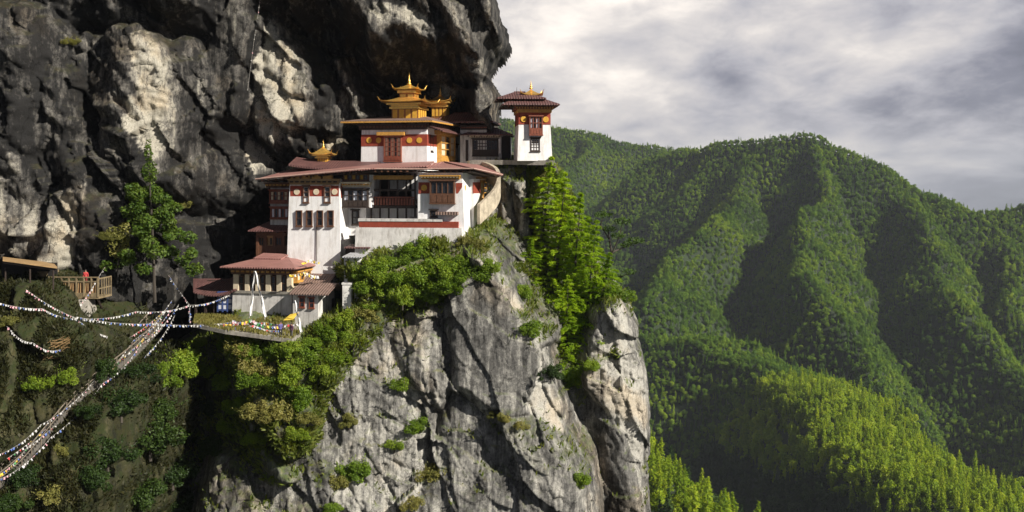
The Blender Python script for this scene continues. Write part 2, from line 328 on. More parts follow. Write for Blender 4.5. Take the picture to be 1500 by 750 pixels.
SP = [
 # sloping ground with bushes left of the bare face and under the terrace walls
 dict(p=[(330, 480), (440, 498), (520, 452), (560, 400), (700, 372), (722, 402), (650, 440), (570, 470), (490, 560), (465, 640), (440, 650), (385, 580), (345, 520)], d=121.5, gx=.10, gz=.50, pale=.2, moss=.9, k=5, kt=5.0),
 dict(p=[(250, 505), (338, 486), (392, 575), (462, 652), (330, 710), (300, 850), (60, 850), (110, 600), (170, 530)], d=131.5, gx=-1.05, gz=.15, pale=.12, moss=.55, k=4, kt=5),
 dict(p=[(510, 385), (560, 368), (640, 352), (716, 345), (728, 402), (640, 425), (545, 440)], d=125.5, gx=.03, gz=.8, pale=.5, moss=.8, k=2.4, kt=5),
 dict(p=[(300, 690), (460, 650), (480, 700), (470, 830), (280, 830)], d=117, gx=-.25, gz=.55, pale=.42, k=2.4),
 dict(p=[(468, 570), (500, 520), (575, 462), (615, 450), (632, 470), (632, 640), (620, 830), (440, 830), (470, 660)], d=121.5, gx=.2, gz=.28, pale=.62, k=3),
 dict(p=[(560, 500), (590, 470), (632, 445), (655, 432), (657, 560), (640, 600), (600, 560)], d=123, gx=-.1, gz=.25, pale=.5, k=3),
 dict(p=[(655, 426), (702, 405), (742, 452), (792, 507), (774, 602), (716, 604), (658, 570)], d=122, gx=-.02, gz=.2, pale=.46, rg=.22, k=3.2, r=.15),
 dict(p=[(700, 378), (722, 388), (752, 432), (796, 500), (778, 522), (742, 455)], d=124, gx=.9, gz=.3, pale=.95, k=3),
 dict(p=[(768, 515), (798, 512), (826, 610), (836, 690), (800, 640), (752, 606)], d=122, gx=.45, gz=.2, pale=.95, rg=.5, k=3.5),
 dict(p=[(655, 572), (712, 606), (772, 604), (812, 648), (838, 700), (846, 830), (590, 830), (635, 650)], d=119.5, gx=-.22, gz=.3, pale=.45, rg=.6, k=3),
 dict(p=[(700, 600), (770, 602), (822, 660), (838, 740), (800, 700), (740, 640)], d=119, gx=.1, gz=.5, pale=.6, k=3, moss=.2),
 # the right hand block below the conifers
 dict(p=[(836, 575), (880, 560), (915, 640), (938, 710), (945, 830), (868, 830), (850, 720), (830, 640)], d=127.5, gx=-.55, gz=.12, pale=.30, rg=.5, k=3),
 dict(p=[(862, 560), (874, 460), (900, 442), (930, 478), (952, 560), (956, 640), (945, 710), (952, 830), (936, 740), (914, 640)], d=128.5, gx=.55, gz=.14, pale=.85, k=4, kt=4),
 dict(p=[(872, 455), (902, 445), (918, 470), (915, 530), (885, 530)], d=129.5, gx=.4, gz=.5, pale=.5, moss=.6, k=4, kt=4),
 # ledge that carries the conifers, between the two blocks
 dict(p=[(745, 395), (800, 400), (880, 440), (875, 560), (840, 580), (805, 560), (790, 490)], d=133, gx=.2, gz=.75, pale=.35, moss=.5, k=3, kt=4),
 # columns under the watch tower
 dict(p=[(706, 250), (742, 240), (812, 238), (822, 290), (812, 420), (742, 420), (716, 350)], d=141.5, gx=.12, gz=.03, pale=.42, k=5, kt=5, r=.2),
 dict(p=[(775, 242), (815, 240), (850, 330), (880, 430), (800, 430)], d=140, gx=.5, gz=.4, pale=.3, moss=.7, k=4, kt=5),
 dict(p=[(738, 262), (752, 258), (752, 390), (742, 392)], d=140, gx=.3, pale=.5, k=4),
 dict(p=[(757, 262), (772, 258), (776, 390), (760, 394)], d=139.6, gx=.3, pale=.62, k=4),
]
def spur_base(X, Z): return np.full(X.shape, 400.0), np.full(X.shape, .3)
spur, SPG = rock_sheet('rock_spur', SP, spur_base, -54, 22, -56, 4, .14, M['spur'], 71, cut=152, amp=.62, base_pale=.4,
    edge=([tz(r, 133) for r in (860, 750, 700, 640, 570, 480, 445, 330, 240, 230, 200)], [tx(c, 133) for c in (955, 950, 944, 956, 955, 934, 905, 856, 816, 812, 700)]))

# grass slope at the far left, below the path to the gorge
HL = [
 dict(p=[(-160, 428), (0, 424), (40, 446), (66, 476), (100, 496), (114, 524), (102, 552), (50, 645), (-10, 690), (-160, 780)], d=107, gx=.25, gz=.75, pale=.5, moss=.8, k=7, kt=8),
 dict(p=[(-160, 720), (10, 700), (70, 625), (110, 598), (140, 590), (128, 650), (112, 760), (100, 860), (-160, 860)], d=103, gx=.25, gz=.75, pale=.45, moss=.8, k=7, kt=5),
]
hill, HG = rock_sheet('grass_slope', HL, spur_base, -64, -30, -44, -4, .2, M['hill'], 131, cut=124, amp=.5, base_pale=.3)
# ------------------------------------------------------------------ far terrain
def P3(l): return [tuple(P(*q)) for q in l]
RIDGES = [   # (crest points as px, row, distance), side slope
 ([(560, 170, 2500), (700, 178, 2400), (810, 196, 2350), (900, 214, 2300), (1010, 226, 2250), (1110, 245, 2200)], .75),
 ([(830, 200, 2340), (850, 262, 2080), (868, 330, 1860), (880, 400, 1650)], 1.2),
 ([(1005, 229, 1960), (1060, 213, 1850), (1100, 202, 1780), (1130, 199, 1740), (1170, 200, 1710), (1215, 212, 1680), (1262, 231, 1650), (1302, 242, 1640), (1345, 255, 1620), (1400, 278, 1580), (1500, 309, 1520), (1640, 345, 1450), (1800, 383, 1400)], .85),
 ([(1078, 211, 1800), (1062, 268, 1640), (1040, 320, 1500), (1012, 385, 1370), (985, 450, 1250)], 1.2),
 ([(1186, 203, 1700), (1206, 258, 1570), (1222, 318, 1440), (1232, 388, 1310), (1242, 458, 1190), (1268, 540, 1080), (1310, 628, 980), (1370, 710, 880), (1440, 780, 800)], 1.2),
 ([(1372, 273, 1600), (1402, 335, 1470), (1424, 405, 1340), (1455, 478, 1210), (1510, 560, 1090), (1590, 650, 960)], 1.2),
 ([(1500, 318, 1520), (1535, 400, 1380), (1580, 500, 1220)], 1.2),
 ([(800, 440, 1500), (880, 452, 1420), (930, 482, 1300), (1000, 520, 1150), (1060, 553, 1030), (1120, 592, 910), (1180, 630, 800), (1250, 674, 690), (1330, 722, 600), (1410, 775, 530), (1500, 840, 470)], 1.5, 75),
 ([(840, 650, 560), (890, 672, 500), (935, 708, 450), (980, 745, 405), (1025, 790, 365), (1070, 840, 330)], 1.6, 16),
]
def height(X, Y):
    X = np.asarray(X, float); Y = np.asarray(Y, float)
    far = np.clip((Y-350)/900, .12, 1.0)
    Xw = X+far*(60*fbm(X/330, Y/330, 0, 3, 5)); Yw = Y+far*(60*fbm(X/330, Y/330, 3.3, 3, 8))
    H = np.full(X.shape, -520.0)
    for pts, s, *rn in RIDGES:
        rnd = rn[0] if rn else None
        pts = P3(pts)
        for (ax, ay, az), (bx, by, bz) in zip(pts[:-1], pts[1:]):
            ex, ey = bx-ax, by-ay; L = ex*ex+ey*ey
            t = np.clip(((Xw-ax)*ex+(Yw-ay)*ey)/L, 0, 1)
            d = np.hypot(Xw-ax-t*ex, Yw-ay-t*ey)
            if rnd:      # broad shoulder on the right of the crest, steep flank on the left
                d = np.where((Xw-ax)*(-ey)+(Yw-ay)*ex > 0, np.minimum(d, rnd)*.13+np.maximum(d-rnd, 0), d)
            rr = 7.0*far+2
            H = np.maximum(H, az+t*(bz-az)-s*(np.sqrt(d*d+rr*rr)-rr))
    H = H+far*(11*ridged(X/300, Y/330, 3, 31)-4+7*fbm(X/60, Y/60, 0, 3, 33))
    return H
gx0, gx1, gy0, gy1, gs = -420, 2300, 200, 3000, 11.0
nx, ny = int((gx1-gx0)/gs), int((gy1-gy0)/gs)
GX, GY = np.meshgrid(np.linspace(gx0, gx1, nx), np.linspace(gy0, gy1, ny))
GH = height(GX, GY)
idx = np.arange(nx*ny).reshape(ny, nx)
Fc = np.stack([idx[:-1, :-1], idx[:-1, 1:], idx[1:, 1:], idx[1:, :-1]], -1).reshape(-1, 4)
mount = mesh_np('mountain_terrain', np.stack([GX.ravel(), GY.ravel(), GH.ravel()], 1), Fc, M['floor'], smooth=True); mount['kind'] = 'structure'
gr = mesh_np('ground', [(-9000, -3000, -640), (9000, -3000, -640), (9000, 14000, -640), (-9000, 14000, -640)], [(0, 1, 2, 3)], M['floor']); gr['kind'] = 'structure'

# ------------------------------------------------------------------ plant meshes
def quads(cent, ax, ay):
    """leaf quads: centre, half axis x, half axis y"""
    v = np.stack([cent-ax-ay*.35, cent+ax*.1-ay, cent+ax+ay*.2, cent-ax*.1+ay], 1).reshape(-1, 3)
    return v, np.arange(len(v)).reshape(-1, 4)
def rdir(n, g):
    v = g.normal(size=(n, 3)); return v/np.linalg.norm(v, axis=1, keepdims=True)
def leaf_cloud(g, n, blobs, size, flat=.0, up=.35):
    """leaves through the outer part of several lobes of a crown"""
    vol = np.array([b[3]*b[4]*b[5] for b in blobs])**.67; cnt = (n*vol/vol.sum()).astype(int)+1
    C = []; N = []
    for b, c in zip(blobs, cnt):
        d = rdir(c, g); r = np.clip(1-np.abs(g.normal(0, .22, c)), .25, 1.15)
        p = d*r[:, None]*np.array(b[3:6])
        p += .18*np.array(b[3:6])*np.stack([vn(p[:, 0]*2.2, p[:, 1]*2.2, p[:, 2]*2.2, k) for k in (1, 2, 3)], 1)
        C.append(p+np.array(b[:3])); N.append(d)
    C = np.concatenate(C); N = np.concatenate(N); m = len(C)
    nn = N*.6+rdir(m, g)*.8; nn[:, 2] += up; nn /= np.linalg.norm(nn, axis=1, keepdims=True)
    t = np.cross(nn, rdir(m, g)); t /= np.linalg.norm(t, axis=1, keepdims=True)+1e-9
    u = np.cross(nn, t); s = size*g.uniform(.6, 1.35, (m, 1))
    return quads(C, t*s, u*s*.62)
def tube_np(path, radii, sides=6):
    V = []; Fq = []
    path = [Vector(p) for p in path]
    for i, p in enumerate(path):
        d = (path[min(i+1, len(path)-1)]-path[max(i-1, 0)]).normalized()
        a = d.cross(Vector((0, 1, 0)) if abs(d.y) < .9 else Vector((1, 0, 0))).normalized(); b = d.cross(a)
        for k in range(sides):
            an = 2*math.pi*k/sides; V.append(tuple(p+(a*math.cos(an)+b*math.sin(an))*radii[i]))
    for i in range(len(path)-1):
        for k in range(sides):
            Fq.append((i*sides+k, i*sides+(k+1) % sides, (i+1)*sides+(k+1) % sides, (i+1)*sides+k))
    Fq.append(tuple(range(sides))); Fq.append(tuple(range((len(path)-1)*sides, len(path)*sides)))
    return V, Fq
def conifer_mesh(g, Hh, rad, levels, br, sprays, size, start=.12, droop=.25, gap=.0, upsweep=.0, wid=.45, tilt=.35, vs=.03):
    C, AX, AY = [], [], []
    for i in range(levels):
        f = i/(levels-1); z = Hh*(start+(1-start)*f)
        if g.random() < gap: continue
        rr = rad*(1-f)**.75*(.65+.35*math.sin(f*9.0+g.random()*3))*g.uniform(.75, 1.15)+.04*rad
        nb = max(3, int(br*(1-.4*f)))
        a0 = g.random()*6.28
        for b in range(nb):
            an = a0+6.283*b/nb+g.normal(0, .25); L = rr*g.uniform(.6, 1.15); n = max(3, int(sprays*(.35+.65*L/rad)))
            s = np.sqrt(g.uniform(.03, 1.0, n)); side = g.normal(0, 1, n)*.16*L*(1.1-s)
            z1 = z-droop*L*s*s+upsweep*L*s+g.normal(0, vs*rad, n)
            dx, dy = math.cos(an), math.sin(an)
            C.append(np.stack([dx*s*L-dy*side, dy*s*L+dx*side, z1], 1))
            ax = np.stack([np.full(n, dx)+g.normal(0, .5, n), np.full(n, dy)+g.normal(0, .5, n), g.normal(-.15, .25, n)], 1)
            ax /= np.linalg.norm(ax, axis=1, keepdims=True)
            ay = np.cross(np.array([0, 0, 1.0])+g.normal(0, tilt, (n, 3)), ax); ay /= np.linalg.norm(ay, axis=1, keepdims=True)+1e-9
            sz = size*g.uniform(.6, 1.3, (n, 1)); AX.append(ax*sz); AY.append(ay*sz*wid)
    return quads(np.concatenate(C), np.concatenate(AX), np.concatenate(AY))
def plant(name, crown, mat, trunk=None, bark='bark', crown_name='crown'):
    """Empty at the base > crown, trunk"""
    r = empty(name)
    mesh_np(crown_name, crown[0], crown[1], M[mat], parent=r)
    if trunk:
        V, Fq = [], []
        for path, rad in trunk:
            v, f = tube_np(path, rad); k = len(V); V += v; Fq += [tuple(i+k for i in q) for q in f]
        mesh_np('trunk', V, Fq, M[bark], parent=r)
    return r

# ------------------------------------------------------------------ ridge trees (single things) and the forest mass
g = np.random.default_rng(3)
protos = []
for k in range(3):
    Hh = 15+2*k
    protos.append(plant('conifer_tree', conifer_mesh(g, Hh, 3.3+.3*k, 26, 6, 9, .75, start=.1, droop=.35), 'far_con', [([(0, 0, -1), (0, 0, Hh*.5), (.1, 0, Hh*.97)], [.3, .2, .03])]))
for k in range(2):
    bl = [(g.normal(0, 1.6), g.normal(0, 1.6), 7+g.normal(0, 2.2), 2.6, 2.6, 2.4) for _ in range(7)]
    protos.append(plant('broadleaf_tree', leaf_cloud(g, 1100, bl, .62), 'far_leaf', [([(0, 0, -1), (0.1, 0, 4), (.2, .1, 8)], [.32, .25, .08])]))
def variant(src, mat):
    r = copy_tree(src)
    for ch in r.children:
        if ch.name.startswith('crown'): ch.data = ch.data.copy(); ch.data.materials[0] = M[mat]
    return r
M['crest'] = foliage('sun painted crest foliage', (.10, .18, .014), (.26, .36, .022), (.46, .50, .04), .5)  # brightened foliage copy: the crest's sunlight is put into the leaf colour
M['flank'] = foliage('dark flank foliage', (.016, .038, .012), (.035, .07, .016), (.07, .115, .022), .25)  # darkened foliage copy: the flank's shade is put into the leaf colour
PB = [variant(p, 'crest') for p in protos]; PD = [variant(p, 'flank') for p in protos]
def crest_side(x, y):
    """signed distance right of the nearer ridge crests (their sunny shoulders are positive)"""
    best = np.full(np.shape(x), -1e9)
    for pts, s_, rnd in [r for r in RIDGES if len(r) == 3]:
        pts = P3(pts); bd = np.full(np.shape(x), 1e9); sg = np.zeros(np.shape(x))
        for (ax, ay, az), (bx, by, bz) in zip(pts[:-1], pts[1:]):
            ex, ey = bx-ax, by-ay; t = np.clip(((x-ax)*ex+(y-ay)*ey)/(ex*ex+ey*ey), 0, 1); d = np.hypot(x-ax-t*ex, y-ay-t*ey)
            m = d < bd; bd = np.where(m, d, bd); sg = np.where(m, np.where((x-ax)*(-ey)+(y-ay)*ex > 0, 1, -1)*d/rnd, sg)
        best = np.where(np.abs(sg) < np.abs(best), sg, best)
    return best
def project(x, y, z): return 750+F*x/y, HY-F*z/y
# candidate places: denser close by
def cand(x0, x1, y0, y1, sp, seed):
    gg = np.random.default_rng(seed)
    xs, ys = np.meshgrid(np.arange(x0, x1, sp), np.arange(y0, y1, sp))
    xs = xs+gg.uniform(-.5, .5, xs.shape)*sp; ys = ys+gg.uniform(-.5, .5, ys.shape)*sp
    xs, ys = xs.ravel(), ys.ravel(); hs = height(xs, ys)
    px, py = project(xs, ys, hs)
    ok = (px > 500) & (px < 1740) & (py < 880) & (hs > -500)
    return np.stack([xs, ys, hs], 1)[ok]
near = cand(-120, 480, 300, 1000, 6.2, 1)
far = cand(-330, 2200, 1000, 2700, 5.0, 2)
# the trees that show largest on the near ridges become objects of their own
def visible(pts):
    """drop places hidden behind nearer ground (coarse march along the view ray)"""
    vis = np.ones(len(pts), bool)
    for f in np.linspace(.35, .97, 22):
        q = pts*f; m = q[:, 1] > 240
        hh = height(q[:, 0], q[:, 1]); vis &= ~(m & (hh > q[:, 2]+28*f+2))
    return vis
near = near[visible(near)]; far = far[visible(far)]
pxn, pyn = project(near[:, 0], near[:, 1], near[:, 2])
inn = (pxn > 925) & (pxn < 1510) & (pyn < 790)
order = np.argsort(near[:, 1]+1e5*(~inn))
single, rest = near[order[:270]], near[order[270:]]
gg = np.random.default_rng(8)
used = set()
sun = lambda p: crest_side(p[:, 0], p[:, 1])
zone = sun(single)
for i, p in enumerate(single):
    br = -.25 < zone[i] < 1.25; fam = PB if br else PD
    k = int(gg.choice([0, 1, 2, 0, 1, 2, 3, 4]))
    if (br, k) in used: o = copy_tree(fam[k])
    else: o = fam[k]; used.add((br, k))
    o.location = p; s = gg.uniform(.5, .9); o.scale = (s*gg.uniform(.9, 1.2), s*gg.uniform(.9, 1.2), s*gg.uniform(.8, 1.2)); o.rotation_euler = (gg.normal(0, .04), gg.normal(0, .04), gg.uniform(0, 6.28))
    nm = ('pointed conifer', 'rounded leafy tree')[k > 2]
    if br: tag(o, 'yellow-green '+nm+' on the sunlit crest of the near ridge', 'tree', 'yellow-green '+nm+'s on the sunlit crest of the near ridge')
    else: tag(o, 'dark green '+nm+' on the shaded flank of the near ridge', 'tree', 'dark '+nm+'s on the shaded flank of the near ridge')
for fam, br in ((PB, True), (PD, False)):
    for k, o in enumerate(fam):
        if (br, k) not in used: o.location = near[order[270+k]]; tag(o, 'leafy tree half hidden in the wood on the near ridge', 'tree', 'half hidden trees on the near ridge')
def scatter(name, pts, sc, srcs, kind='stuff', seed=0, squash=(.85, 1.3), wt=None):
    gg = np.random.default_rng(seed); n = len(pts)
    me = bpy.data.meshes.new(name); me.vertices.add(n); me.vertices.foreach_set('co', np.asarray(pts, np.float32).ravel())
    a = me.attributes.new('rz', 'FLOAT_VECTOR', 'POINT'); rot = np.stack([gg.normal(0, .05, n), gg.normal(0, .05, n), gg.uniform(0, 6.28, n)], 1); a.data.foreach_set('vector', rot.astype(np.float32).ravel())
    a = me.attributes.new('sc', 'FLOAT_VECTOR', 'POINT'); s = sc*gg.uniform(.7, 1.2, n)
    a.data.foreach_set('vector', np.stack([s, s, s*gg.uniform(*squash, n)], 1).astype(np.float32).ravel())
    a = me.attributes.new('pick', 'INT', 'POINT'); a.data.foreach_set('value', gg.choice(len(srcs), n, p=np.array(wt or [1]*len(srcs), float)/sum(wt or [1]*len(srcs))).astype(np.int32))
    o = bpy.data.objects.new(name, me); COL.objects.link(o); o['kind'] = kind
    ng = bpy.data.node_groups.new(name+' scatter', 'GeometryNodeTree')
    ng.interface.new_socket('Geometry', in_out='INPUT', socket_type='NodeSocketGeometry'); ng.interface.new_socket('Geometry', in_out='OUTPUT', socket_type='NodeSocketGeometry')
    t = NT(ng); gi = t.node('NodeGroupInput'); go = t.node('NodeGroupOutput'); jn = t.node('GeometryNodeJoinGeometry')
    for s_ in reversed(srcs):
        oi = t.node('GeometryNodeObjectInfo', transform_space='ORIGINAL', ins={'Object': s_, 'As Instance': True}); t.l.new(oi.outputs['Geometry'], jn.inputs[0])
    na = lambda nm, ty: t.node('GeometryNodeInputNamedAttribute', data_type=ty, ins={'Name': nm}).outputs['Attribute']
    ip = t.node('GeometryNodeInstanceOnPoints', ins={'Points': gi.outputs[0], 'Instance': jn.outputs[0], 'Pick Instance': True, 'Instance Index': na('pick', 'INT'),
        'Rotation': t.node('FunctionNodeEulerToRotation', ins={0: na('rz', 'FLOAT_VECTOR')}).outputs[0], 'Scale': na('sc', 'FLOAT_VECTOR')})
    t.l.new(ip.outputs[0], go.inputs[0])
    o.modifiers.new('scatter', 'NODES').node_group = ng
    return o
crown = lambda l: [[c for c in p.children if c.name.startswith('crown')][0] for p in l]
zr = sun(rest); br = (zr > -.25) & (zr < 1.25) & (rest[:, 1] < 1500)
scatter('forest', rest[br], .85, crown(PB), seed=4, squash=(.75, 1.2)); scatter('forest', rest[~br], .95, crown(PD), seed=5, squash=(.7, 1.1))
for i, p in enumerate(protos):      # the mountain's own kinds: one of each stands at the near end of its slope
    o = p; o.location = far[int(i*37)]; o.scale = (.7, .7, .7)
    tag(o, ('pointed conifer', 'rounded leafy tree')[i > 2]+' in the forest at the foot of the far mountain', 'tree', 'trees at the foot of the far mountain')
scatter('forest', far, .66, crown(protos), seed=6, squash=(.7, 1.0), wt=(1, 1, 1, 2.2, 2.2))
print('trees', len(single), len(rest), len(far))
# ------------------------------------------------------------------ building kit
M['white'] = simple('lime wash', (.80, .79, .78), .85, .10, 1.5, bump=.12, bscale=9, dirt=(.45, .5, (.46, .415, .37)))
M['white_old'] = simple('stained lime wash', (.62, .60, .57), .9, .22, 1.1, bump=.25, bscale=7, dirt=(.46, .65, (.24, .215, .19)))
M['red'] = simple('red ochre band', (.27, .045, .022), .8, .25, 2.0, bump=.1)
M['roof'] = simple('red roof sheet', (.31, .150, .128), .6, .22, .9, bump=.1, dirt=(.55, .5, (.26, .17, .15)))
M['roof_dark'] = simple('dark roof sheet', (.12, .055, .05), .6, .35, 1.2, bump=.15)
M['roof_brown'] = simple('weathered roof sheet', (.20, .13, .105), .7, .3, 1.0, bump=.15, dirt=(.5, .5, (.10, .075, .06)))
M['wood'] = simple('painted brown timber', (.115, .05, .025), .6, .35, 4, bump=.2, bscale=14)
M['wood_red'] = simple('red brown timber', (.20, .055, .028), .6, .35, 4, bump=.2, bscale=14)
M['wood_dark'] = simple('dark timber', (.035, .022, .016), .7, .4, 4, bump=.2, bscale=14)
M['wood_gold'] = simple('ochre painted timber', (.52, .27, .055), .55, .3, 3, bump=.15)
M['wood_tan'] = simple('sun bleached timber', (.34, .215, .095), .75, .35, 3, bump=.35, bscale=10, stretch=(.3, 1, 1))
M['cream'] = simple('cream painted panel', (.66, .56, .40), .6, .15, 3, bump=.05)
M['ochre'] = simple('ochre yellow disc', (.62, .34, .04), .6, .2, 3, bump=.05)
M['gold'] = simple('gilded metal', (.92, .56, .14), .34, .25, 3, metal=.75, bump=.12)
M['gold_dull'] = simple('old gilding', (.30, .13, .04), .45, .25, 3, metal=.4, bump=.15)
M['glass'] = simple('dark window pane', (.02, .022, .026), .15, .3, 5, bump=0)
M['dark'] = simple('dark interior', (.012, .010, .009), .9, .3, 3, bump=0)  # near-black colour standing for the shade inside openings
M['stone'] = simple('stone masonry', (.30, .275, .235), .9, .35, 1.6, bump=.7, bscale=4.5, dirt=(.45, .6, (.13, .12, .10)))
M['sandstone'] = simple('pale rubble masonry', (.42, .36, .27), .9, .4, 1.6, bump=.8, bscale=4, dirt=(.5, .6, (.2, .17, .13)))
M['paving'] = simple('stone paving', (.27, .255, .22), .9, .35, 1.2, bump=.5, bscale=5)
M['grey_sheet'] = simple('grey roof sheet', (.42, .42, .43), .55, .25, 1.0, bump=.1)
M['blue_frame'] = simple('blue painted frame', (.04, .07, .20), .6, .2, 3, bump=.05)
M['lattice_white'] = simple('pale gate panel', (.66, .68, .74), .6, .1, 3, bump=0)
def corrugate(m, sc=9.0, axis=0):
    t = NT(m.node_tree); b = [n for n in m.node_tree.nodes if n.type == 'BSDF_PRINCIPLED'][0]
    co = t.node('ShaderNodeTexCoord').outputs['Object']
    s = t.node('ShaderNodeSeparateXYZ', ins={0: co}).outputs[axis]
    wv = t.math('SINE', t.math('MULTIPLY', s, 6.283*sc/3.0))
    old = b.inputs['Normal'].links[0].from_socket
    bp = t.node('ShaderNodeBump', ins={'Strength': .5, 'Distance': .06, 'Height': wv, 'Normal': old})
    t.l.new(bp.outputs[0], b.inputs['Normal'])
for k in ('roof', 'roof_dark', 'roof_brown', 'grey_sheet'): corrugate(M[k])

class MB:
    def __init__(s): s.v = []; s.f = []
    def add(s, v, f): k = len(s.v); s.v += [tuple(q) for q in v]; s.f += [tuple(i+k for i in q) for q in f]; return s
    def hexa(s, c):     # eight corners: bottom ring 0-3 (ccw from above), top ring 4-7
        return s.add(c, [(3, 2, 1, 0), (4, 5, 6, 7), (0, 1, 5, 4), (1, 2, 6, 5), (2, 3, 7, 6), (3, 0, 4, 7)])
    def box(s, x0, x1, y0, y1, z0, z1):
        return s.hexa([(x0, y0, z0), (x1, y0, z0), (x1, y1, z0), (x0, y1, z0), (x0, y0, z1), (x1, y0, z1), (x1, y1, z1), (x0, y1, z1)])
    def bar(s, a, b, r, sides=5, r2=None):
        v, f = tube_np([a, b], [r, r if r2 is None else r2], sides); return s.add(v, f)
    def slab(s, top, th):    # polygon of points, thickened downwards
        n = len(top); v = [tuple(p) for p in top]+[(p[0], p[1], p[2]-th) for p in top]
        return s.add(v, [tuple(range(n)), tuple(range(2*n-1, n-1, -1))]+[(i, i+n, (i+1) % n+n, (i+1) % n) for i in range(n)])
    def lathe(s, c, prof, n=10):
        v = []; f = []
        for r, z in prof:
            for k in range(n): a = 6.2832*k/n; v.append((c[0]+r*math.cos(a), c[1]+r*math.sin(a), c[2]+z))
        for i in range(len(prof)-1):
            for k in range(n): f.append((i*n+k, i*n+(k+1) % n, (i+1)*n+(k+1) % n, (i+1)*n+k))
        f.append(tuple(range(n-1, -1, -1))); f.append(tuple(range((len(prof)-1)*n, len(prof)*n)))
        return s.add(v, f)
    def build(s, name, mat, parent=None, smooth=False):
        o = mesh_np(name, s.v, s.f, M[mat] if isinstance(mat, str) else mat, smooth=smooth, parent=parent)
        bm = bmesh.new(); bm.from_mesh(o.data); bmesh.ops.recalc_face_normals(bm, faces=bm.faces); bm.to_mesh(o.data); bm.free()
        return o
class Bld:
    """a building: Empty at a corner of its front, turned by theta; features are read off the photograph onto its real faces"""
    def __init__(s, name, px, py, Y, theta, label, cat, group=None):
        s.A = P(px, py, Y); s.c, s.s = math.cos(R(theta)), math.sin(R(theta))
        s.o = empty(name, s.A, -R(theta)); tag(s.o, label, cat, group)
    def X(s, px, y=0.0):
        t = (px-750)/F; return (t*(s.A.y+y*s.c)-s.A.x-y*s.s)/(s.c+t*s.s)
    def Yr(s, px, x=0.0):
        t = (px-750)/F; return (t*(s.A.y-x*s.s)-s.A.x-x*s.c)/(s.s-t*s.c)
    def Z(s, py, x=0.0, y=0.0): return (HY-py)/F*(s.A.y-x*s.s+y*s.c)-s.A.z
    def loc(s, px, py, y=0.0): x = s.X(px, y); return (x, y, s.Z(py, x, y))
    def locr(s, px, py, x=0.0): y = s.Yr(px, x); return (x, y, s.Z(py, x, y))
    def span(s, face, a0, a1, py0, py1, pl):
        if face == 'F':
            u0, u1 = s.X(a0, pl), s.X(a1, pl); m = (u0+u1)/2; return u0, u1, s.Z(py1, m, pl), s.Z(py0, m, pl)
        u0, u1 = s.Yr(a0, pl), s.Yr(a1, pl); m = (u0+u1)/2; return u0, u1, s.Z(py1, pl, m), s.Z(py0, pl, m)
    def put(s, mb, face, u0, u1, z0, z1, pl, o0, o1):
        if face == 'F': mb.box(u0, u1, pl-o1, pl-o0, z0, z1)
        else: mb.box(pl+o0, pl+o1, u0, u1, z0, z1)
    def rect(s, mb, face, a0, a1, py0, py1, pl, o0, o1):
        u0, u1, z0, z1 = s.span(face, a0, a1, py0, py1, pl); s.put(mb, face, u0, u1, z0, z1, pl, o0, o1); return mb
    def box(s, name, mat, face, a0, a1, py0, py1, pl, o0, o1, parent=None):
        return s.rect(MB(), face, a0, a1, py0, py1, pl, o0, o1).build(name, mat, parent or s.o)
    def disc(s, face, a, py, rad, pl, o, mat='ochre', parent=None):
        """round disc on a face"""
        mb = MB(); n = 16; v = []
        for d in (o-.12, o+.03):
            for k in range(n):
                c_, s_ = math.cos(6.2832*k/n)*rad, math.sin(6.2832*k/n)*rad
                if face == 'F': x, y, z = s.loc(a, py, pl); v.append((x+c_, pl-d, z+s_))
                else: x, y, z = s.locr(a, py, pl); v.append((pl+d, y+c_, z+s_))
        mb.add(v, [tuple(range(n)), tuple(range(n, 2*n))]+[(k, (k+1) % n, n+(k+1) % n, n+k) for k in range(n)])
        return mb.build('disc', mat, parent or s.o)
    def window(s, face, a0, a1, py0, py1, pl, proj=.15, cols=2, rows=2, frame='wood', pane='cream', sill=None, bar=.09, base=0.0, head=True, split=0.0, name='window'):
        """framed window: solid box frame, sunk panes, bars, head beam and sill; split leaves a panelled foot"""
        u0, u1, z0, z1 = s.span(face, a0, a1, py0, py1, pl); w_, h_ = u1-u0, z1-z0
        mb = MB(); zb = z0+h_*split
        t = min(.14, w_*.12); back = proj-.12
        s.put(mb, face, u0, u1, z0, z1, pl, base-.2, max(back-.1, .012))                       # body
        s.put(mb, face, u0, u0+t, z0, z1, pl, max(back-.1, .012), proj); s.put(mb, face, u1-t, u1, z0, z1, pl, max(back-.1, .012), proj)
        s.put(mb, face, u0+t, u1-t, z1-t, z1, pl, max(back-.1, .012), proj-.004); s.put(mb, face, u0+t, u1-t, z0, zb+t, pl, max(back-.1, .012), proj-.004)
        if split:
            n = max(3, cols)
            for i in range(n):
                a = u0+t+(u1-u0-2*t)*i/n; b_ = u0+t+(u1-u0-2*t)*(i+1)/n
                s.put(mb, face, a+.06, b_-.06, z0+.08, zb-.02, pl, proj-.02, proj+.035)
        pw, ph = (w_-2*t)/cols, (z1-t-zb-t)/rows; b2 = min(bar, pw*.28)
        for i in range(1, cols): s.put(mb, face, u0+t+pw*i-b2/2, u0+t+pw*i+b2/2, zb+t, z1-t, pl, max(back-.1, .012), proj-.03)
        for j in range(1, rows): s.put(mb, face, u0+t, u1-t, zb+t+ph*j-b2/2, zb+t+ph*j+b2/2, pl, max(back-.1, .012), proj-.045)
        if head: s.put(mb, face, u0-.12, u1+.12, z1, z1+.16, pl, -.1, proj+.14)
        s.put(mb, face, u0-.06, u1+.06, z0-.12, z0, pl, -.1, proj+.08)
        wo_ = mb.build(name, frame, s.o)
